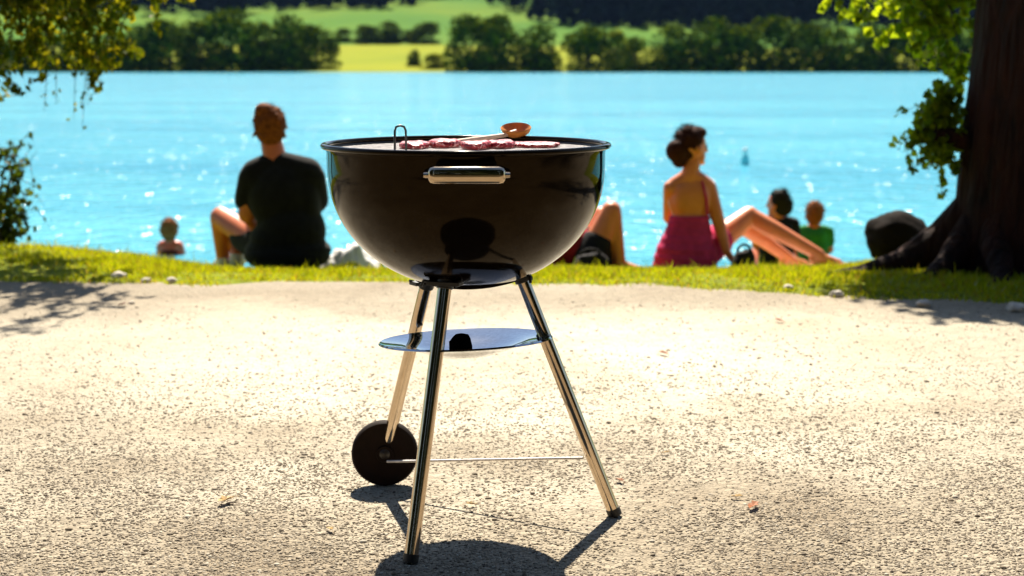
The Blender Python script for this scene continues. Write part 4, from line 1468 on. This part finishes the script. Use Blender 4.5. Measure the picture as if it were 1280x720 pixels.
# right tree
TX, TY = 2.37, 6.45
tree_r = empty('broadleaf_tree', (TX, TY, base(TX, TY)), 'large dark tree trunk with spreading roots at the right edge of the bank', 'tree')
bz = base(TX, TY)
roots = []
for q, L, r in ((R(174), 0.78, 0.10), (R(205), 0.6, 0.08), (R(235), 0.55, 0.075), (R(275), 0.5, 0.08), (R(150), 0.6, 0.07), (R(320), 0.6, 0.08), (R(60), 0.6, 0.08)):
    dv = Vector((math.cos(q), math.sin(q), 0)); sd = Vector((-dv.y, dv.x, 0))
    pp_ = []
    for t in (0.0, 0.25, 0.5, 0.75, 1.0):
        p = Vector((TX, TY, 0)) + dv * (0.16 + L * t) + sd * 0.06 * math.sin(t * 5 + q)
        p.z = base(p.x, p.y) + 0.30 * (1 - t) ** 3 + 0.035 * (1 - t) - 0.015
        pp_.append(p)
    roots.append((pp_, [r * 1.35, r, r * 0.7, r * 0.5, r * 0.2]))
stub = [(P(1230, 178, 6.45), P(1195, 172, 6.42), P(1168, 168, 6.40)), [0.06, 0.045, 0.032]]
limbs = [([Vector((TX, TY, 3.0)), Vector((TX - 0.3, TY + 0.5, 3.8)), Vector((TX - 0.5, TY + 1.3, 4.4))], [0.13, 0.09, 0.04]),
         ([Vector((TX, TY, 2.2)), Vector((TX - 0.35, TY + 0.5, 2.5)), Vector((TX - 0.8, TY + 1.1, 2.3))], [0.09, 0.05, 0.02]),
         ([Vector((TX, TY, 3.6)), Vector((TX + 0.7, TY + 0.1, 4.6)), Vector((TX + 1.5, TY + 0.3, 5.2))], [0.13, 0.09, 0.04]),
         ([Vector((TX, TY, 3.9)), Vector((TX + 0.3, TY - 0.4, 5.0)), Vector((TX + 0.6, TY - 0.6, 5.8))], [0.12, 0.08, 0.03])]
trunk('trunk', [(TX, TY, bz - 0.1), (TX, TY, bz + 0.12), (TX, TY, bz + 0.4), (TX + 0.02, TY, 1.0), (TX + 0.06, TY, 2.4), (TX + 0.0, TY, 4.2), (TX + 0.1, TY, 6.5)],
      [0.37, 0.325, 0.30, 0.285, 0.25, 0.2, 0.06], M['bark'], tree_r, roots=roots, extra=limbs + [stub], seed=2.0)
tw, lv_ = [], []
j0 = Vector((TX - 0.8, TY + 1.1, 2.3))
for (px, py, Y, nl) in ((1050, 22, 7.4, 60), (1075, 34, 7.5, 70), (1105, 12, 7.3, 80), (1120, 40, 7.5, 70), (1135, 22, 7.2, 80), (1165, 14, 7.0, 80), (1085, 4, 7.5, 60), (1160, 55, 7.2, 40),
                        (1195, 30, 7.0, 70), (1190, 68, 6.9, 45), (1180, 86, 6.9, 35), (1205, 50, 6.9, 80), (1200, 80, 6.8, 80), (1205, 100, 6.8, 70), (1185, 50, 6.9, 70), (1170, 72, 7.0, 60), (1210, 20, 6.8, 80), (1150, 36, 7.1, 60), (1150, 4, 7.2, 70), (1125, 2, 7.6, 60), (1040, 2, 7.5, 40)):
    e_ = P(px, py, Y)
    spray(tw, lv_, j0 + Vector((random.uniform(-0.1, 0.3), random.uniform(-0.4, 0.1), random.uniform(-0.5, 0.0))), e_, 0.12, int(nl * 1.5), 0.085, 0.058, 0.009, 6)
s0 = P(1168, 168, 6.40)
for (px, py, nl) in ((1150, 130, 26), (1140, 185, 40), (1160, 215, 36), (1178, 120, 40), (1190, 112, 36), (1182, 200, 40), (1130, 178, 22), (1165, 145, 30), (1148, 205, 26), (1190, 92, 40), (1172, 100, 40), (1195, 130, 40), (1185, 150, 40), (1158, 118, 30), (1175, 218, 34), (1200, 105, 40), (1200, 160, 40), (1190, 190, 40), (1150, 160, 34), (1170, 190, 36)):
    spray(tw, lv_, s0, P(px, py, 6.5 + random.uniform(-0.1, 0.25)), 0.03, int(nl * 1.5), 0.055, 0.045, 0.005, 5)
for _ in range(105):
    y_ = random.uniform(7.0, 8.2)
    e_ = Vector((random.uniform(1.45, 2.9), y_, (y_ - random.uniform(5.55, 6.35)) / 0.767))
    spray(tw, lv_, j0 + Vector((random.uniform(-0.1, 0.5), random.uniform(-0.6, 0.1), random.uniform(-0.3, 0.1))), e_, 0.1, 110, 0.15, 0.07, 0.010, 6)
for _ in range(46):      # the crown above the picture
    a = limbs[random.choice((0, 2, 3))][0][2] + Vector((random.gauss(0, 0.3), random.gauss(0, 0.3), random.gauss(0, 0.2)))
    e_ = Vector((TX + random.uniform(-0.5, 2.6), TY + random.uniform(-0.3, 2.2), random.uniform(3.2, 6.8)))
    spray(tw, lv_, a, e_, 0.15, 80, 0.22, 0.075, 0.014, 7)
build_foliage(tree_r, tw, lv_, M['leaf_r'], (0, 0, -0.4), 1.3)

# left tree: trunk left of the picture, weeping sprays hang into it
LX, LY = -4.3, 7.9
tree_l = empty('birch_tree', (LX, LY, base(LX, LY)), 'weeping birch whose leafy hanging twigs fill the upper left corner', 'tree')
lz = base(LX, LY)
L_l = [([Vector((LX, LY, 2.6)), Vector((LX + 0.7, LY - 0.1, 3.0)), Vector((LX + 1.5, LY - 0.3, 2.7))], [0.07, 0.045, 0.02]),
       ([Vector((LX, LY, 2.0)), Vector((LX + 0.6, LY - 0.3, 2.3)), Vector((LX + 1.2, LY - 0.5, 2.1))], [0.06, 0.04, 0.018]),
       ([Vector((LX, LY, 3.3)), Vector((LX + 0.2, LY - 0.8, 4.0)), Vector((LX + 0.5, LY - 1.3, 4.2))], [0.06, 0.04, 0.018]),
       ([Vector((LX, LY, 3.6)), Vector((LX - 0.7, LY + 0.2, 4.4)), Vector((LX - 1.3, LY + 0.2, 4.6))], [0.07, 0.04, 0.018])]
trunk('trunk', [(LX, LY, lz - 0.1), (LX + 0.02, LY, lz + 0.3), (LX, LY, 1.5), (LX + 0.05, LY, 3.4), (LX, LY, 5.5)], [0.2, 0.15, 0.12, 0.09, 0.03], M['bark'], tree_l, extra=L_l, seed=5.0, n=28)
tw, lv_ = [], []
tips = []
for _ in range(44):
    px = random.uniform(-60, 150) if random.random() < 0.8 else random.uniform(120, 215)
    lim = 92 if px < 60 else (84 if px < 135 else 40)
    py = random.uniform(-30, lim) if px < 165 else random.uniform(-30, 2)
    tips.append((px, py, 18))
tips += [(20, 70, 24), (45, 78, 24), (70, 70, 22), (130, 50, 24), (150, 40, 22), (110, 40, 24), (8, 100, 20), (22, 96, 18), (160, 60, 18), (15, 112, 14), (8, 120, 14), (150, 84, 22), (158, 72, 22), (146, 66, 20), (100, 88, 20), (62, 92, 16), (28, 100, 16), (205, 3, 14), (225, 0, 10), (120, 70, 20), (85, 60, 26)]
for px, py, nl in tips:
    Y = random.uniform(6.7, 7.9)
    e_ = P(px, py, Y)
    s_ = Vector((e_.x - random.uniform(0.05, 0.5), Y + random.uniform(-0.1, 0.3), e_.z + random.uniform(0.5, 1.1)))
    spray(tw, lv_, s_, e_, 0.10, nl * 7, 0.075, 0.046, 0.005, 6)
for px, py in ((103, 160), (92, 150), (70, 130), (118, 118), (55, 140), (110, 132)):
    Y = random.uniform(7.0, 7.5)
    e_ = P(px, py, Y); s_ = P(px - random.uniform(-10, 14), 40, Y)
    tw.append(([s_, s_.lerp(e_, 0.5) + Vector((0.01, 0, 0)), e_], [0.003, 0.002, 0.0012]))
    for _ in range(9):
        t = random.random() ** 0.6
        q = s_.lerp(e_, t)
        lv_.append((q.x + random.gauss(0, 0.012), q.y + random.gauss(0, 0.012), q.z, 0.03))
for _ in range(40):
    a = random.choice(L_l)[0][2] + Vector((random.gauss(0, 0.25), random.gauss(0, 0.25), random.gauss(0, 0.2)))
    e_ = Vector((random.uniform(LX - 1.5, LX + 1.5), LY + random.uniform(-1.7, 0.8), random.uniform(1.7, 4.6)))
    spray(tw, lv_, a, e_, 0.1, 70, 0.2, 0.05, 0.008, 6)
for _ in range(16):
    a = L_l[0][0][1] + Vector((random.gauss(0, 0.2), random.gauss(0, 0.2), random.gauss(0.2, 0.2)))
    spray(tw, lv_, a, Vector((random.uniform(-2.7, -1.85), random.uniform(6.9, 7.4), random.uniform(2.6, 3.3))), 0.1, 80, 0.13, 0.05, 0.007, 5)
build_foliage(tree_l, tw, lv_, M['leaf_l'], (0, 0, -0.7), 1.6)

# shrub at the left bank
sx_, sy_ = P(-8, 312, 7.6).x, 7.6
shrub = empty('shrub', (sx_, sy_, base(sx_, sy_)), 'dark leafy shrub at the left edge of the bank below the birch twigs', 'shrub')
tw, lv_ = [], []
b0 = Vector((sx_, sy_, base(sx_, sy_)))
for px, py, nl in ((5, 190, 60), (22, 185, 50), (40, 182, 40), (10, 220, 60), (30, 215, 50), (42, 232, 28), (5, 250, 60), (25, 255, 50), (15, 275, 60), (36, 275, 34), (-20, 200, 60), (-30, 240, 60), (46, 262, 10),
                   (28, 292, 50), (5, 290, 50), (-15, 270, 60), (48, 190, 16), (12, 178, 60), (30, 196, 60), (20, 235, 60), (34, 240, 50), (0, 205, 60), (15, 300, 60), (30, 270, 50), (-5, 180, 50), (25, 175, 40)):
    spray(tw, lv_, b0 + Vector((random.uniform(-0.1, 0.1), random.uniform(-0.1, 0.1), 0)), P(px, py, 7.6 + random.uniform(-0.15, 0.2)), 0.05, int(nl * 0.6), 0.055, 0.045, 0.006, 4)
mb = MB()
for pts, rad in tw: mb.tube(pts, rad, 5)
mb.build('stems', M['twig'], shrub, merge=False)
L = np.array(lv_)
v, f = leaf_cards(L[:, :3], L[:, 3], aspect=1.5)
link('foliage', mesh_np('foliage', v, f), M['leaf_b'], shrub, smooth=False)

# ------------------------------------------------------------------ air
def haze():
    mb = MB().box((0, 2550, 190), (8400, 5200, 420))
    m, nt, out = nodes('haze')
    v = N(nt, 'ShaderNodeVolumePrincipled', {'Color': (0.30, 0.52, 1.0, 1), 'Density': 0.00003, 'Anisotropy': 0.0})
    nt.links.new(v.outputs[0], out.inputs['Volume'])
    o = mb.build('haze', m, None, smooth=False)
    tag(o, 'thin blue summer haze over the lake', 'haze', kind='stuff')


haze()

# ------------------------------------------------------------------ render settings
scene.render.engine = 'CYCLES'
scene.cycles.use_denoising = True
try:
    scene.cycles.denoiser = 'OPENIMAGEDENOISE'
except Exception:
    pass
scene.cycles.max_bounces = 8
scene.cycles.diffuse_bounces = 3
scene.cycles.glossy_bounces = 4
scene.cycles.transmission_bounces = 4
scene.cycles.sample_clamp_indirect = 8
scene.cycles.sample_clamp_direct = 20
scene.cycles.caustics_reflective = False
scene.cycles.caustics_refractive = False
scene.view_settings.view_transform = 'Standard'
scene.view_settings.look = 'None'
scene.view_settings.exposure = 1.3
scene.view_settings.gamma = 1.0
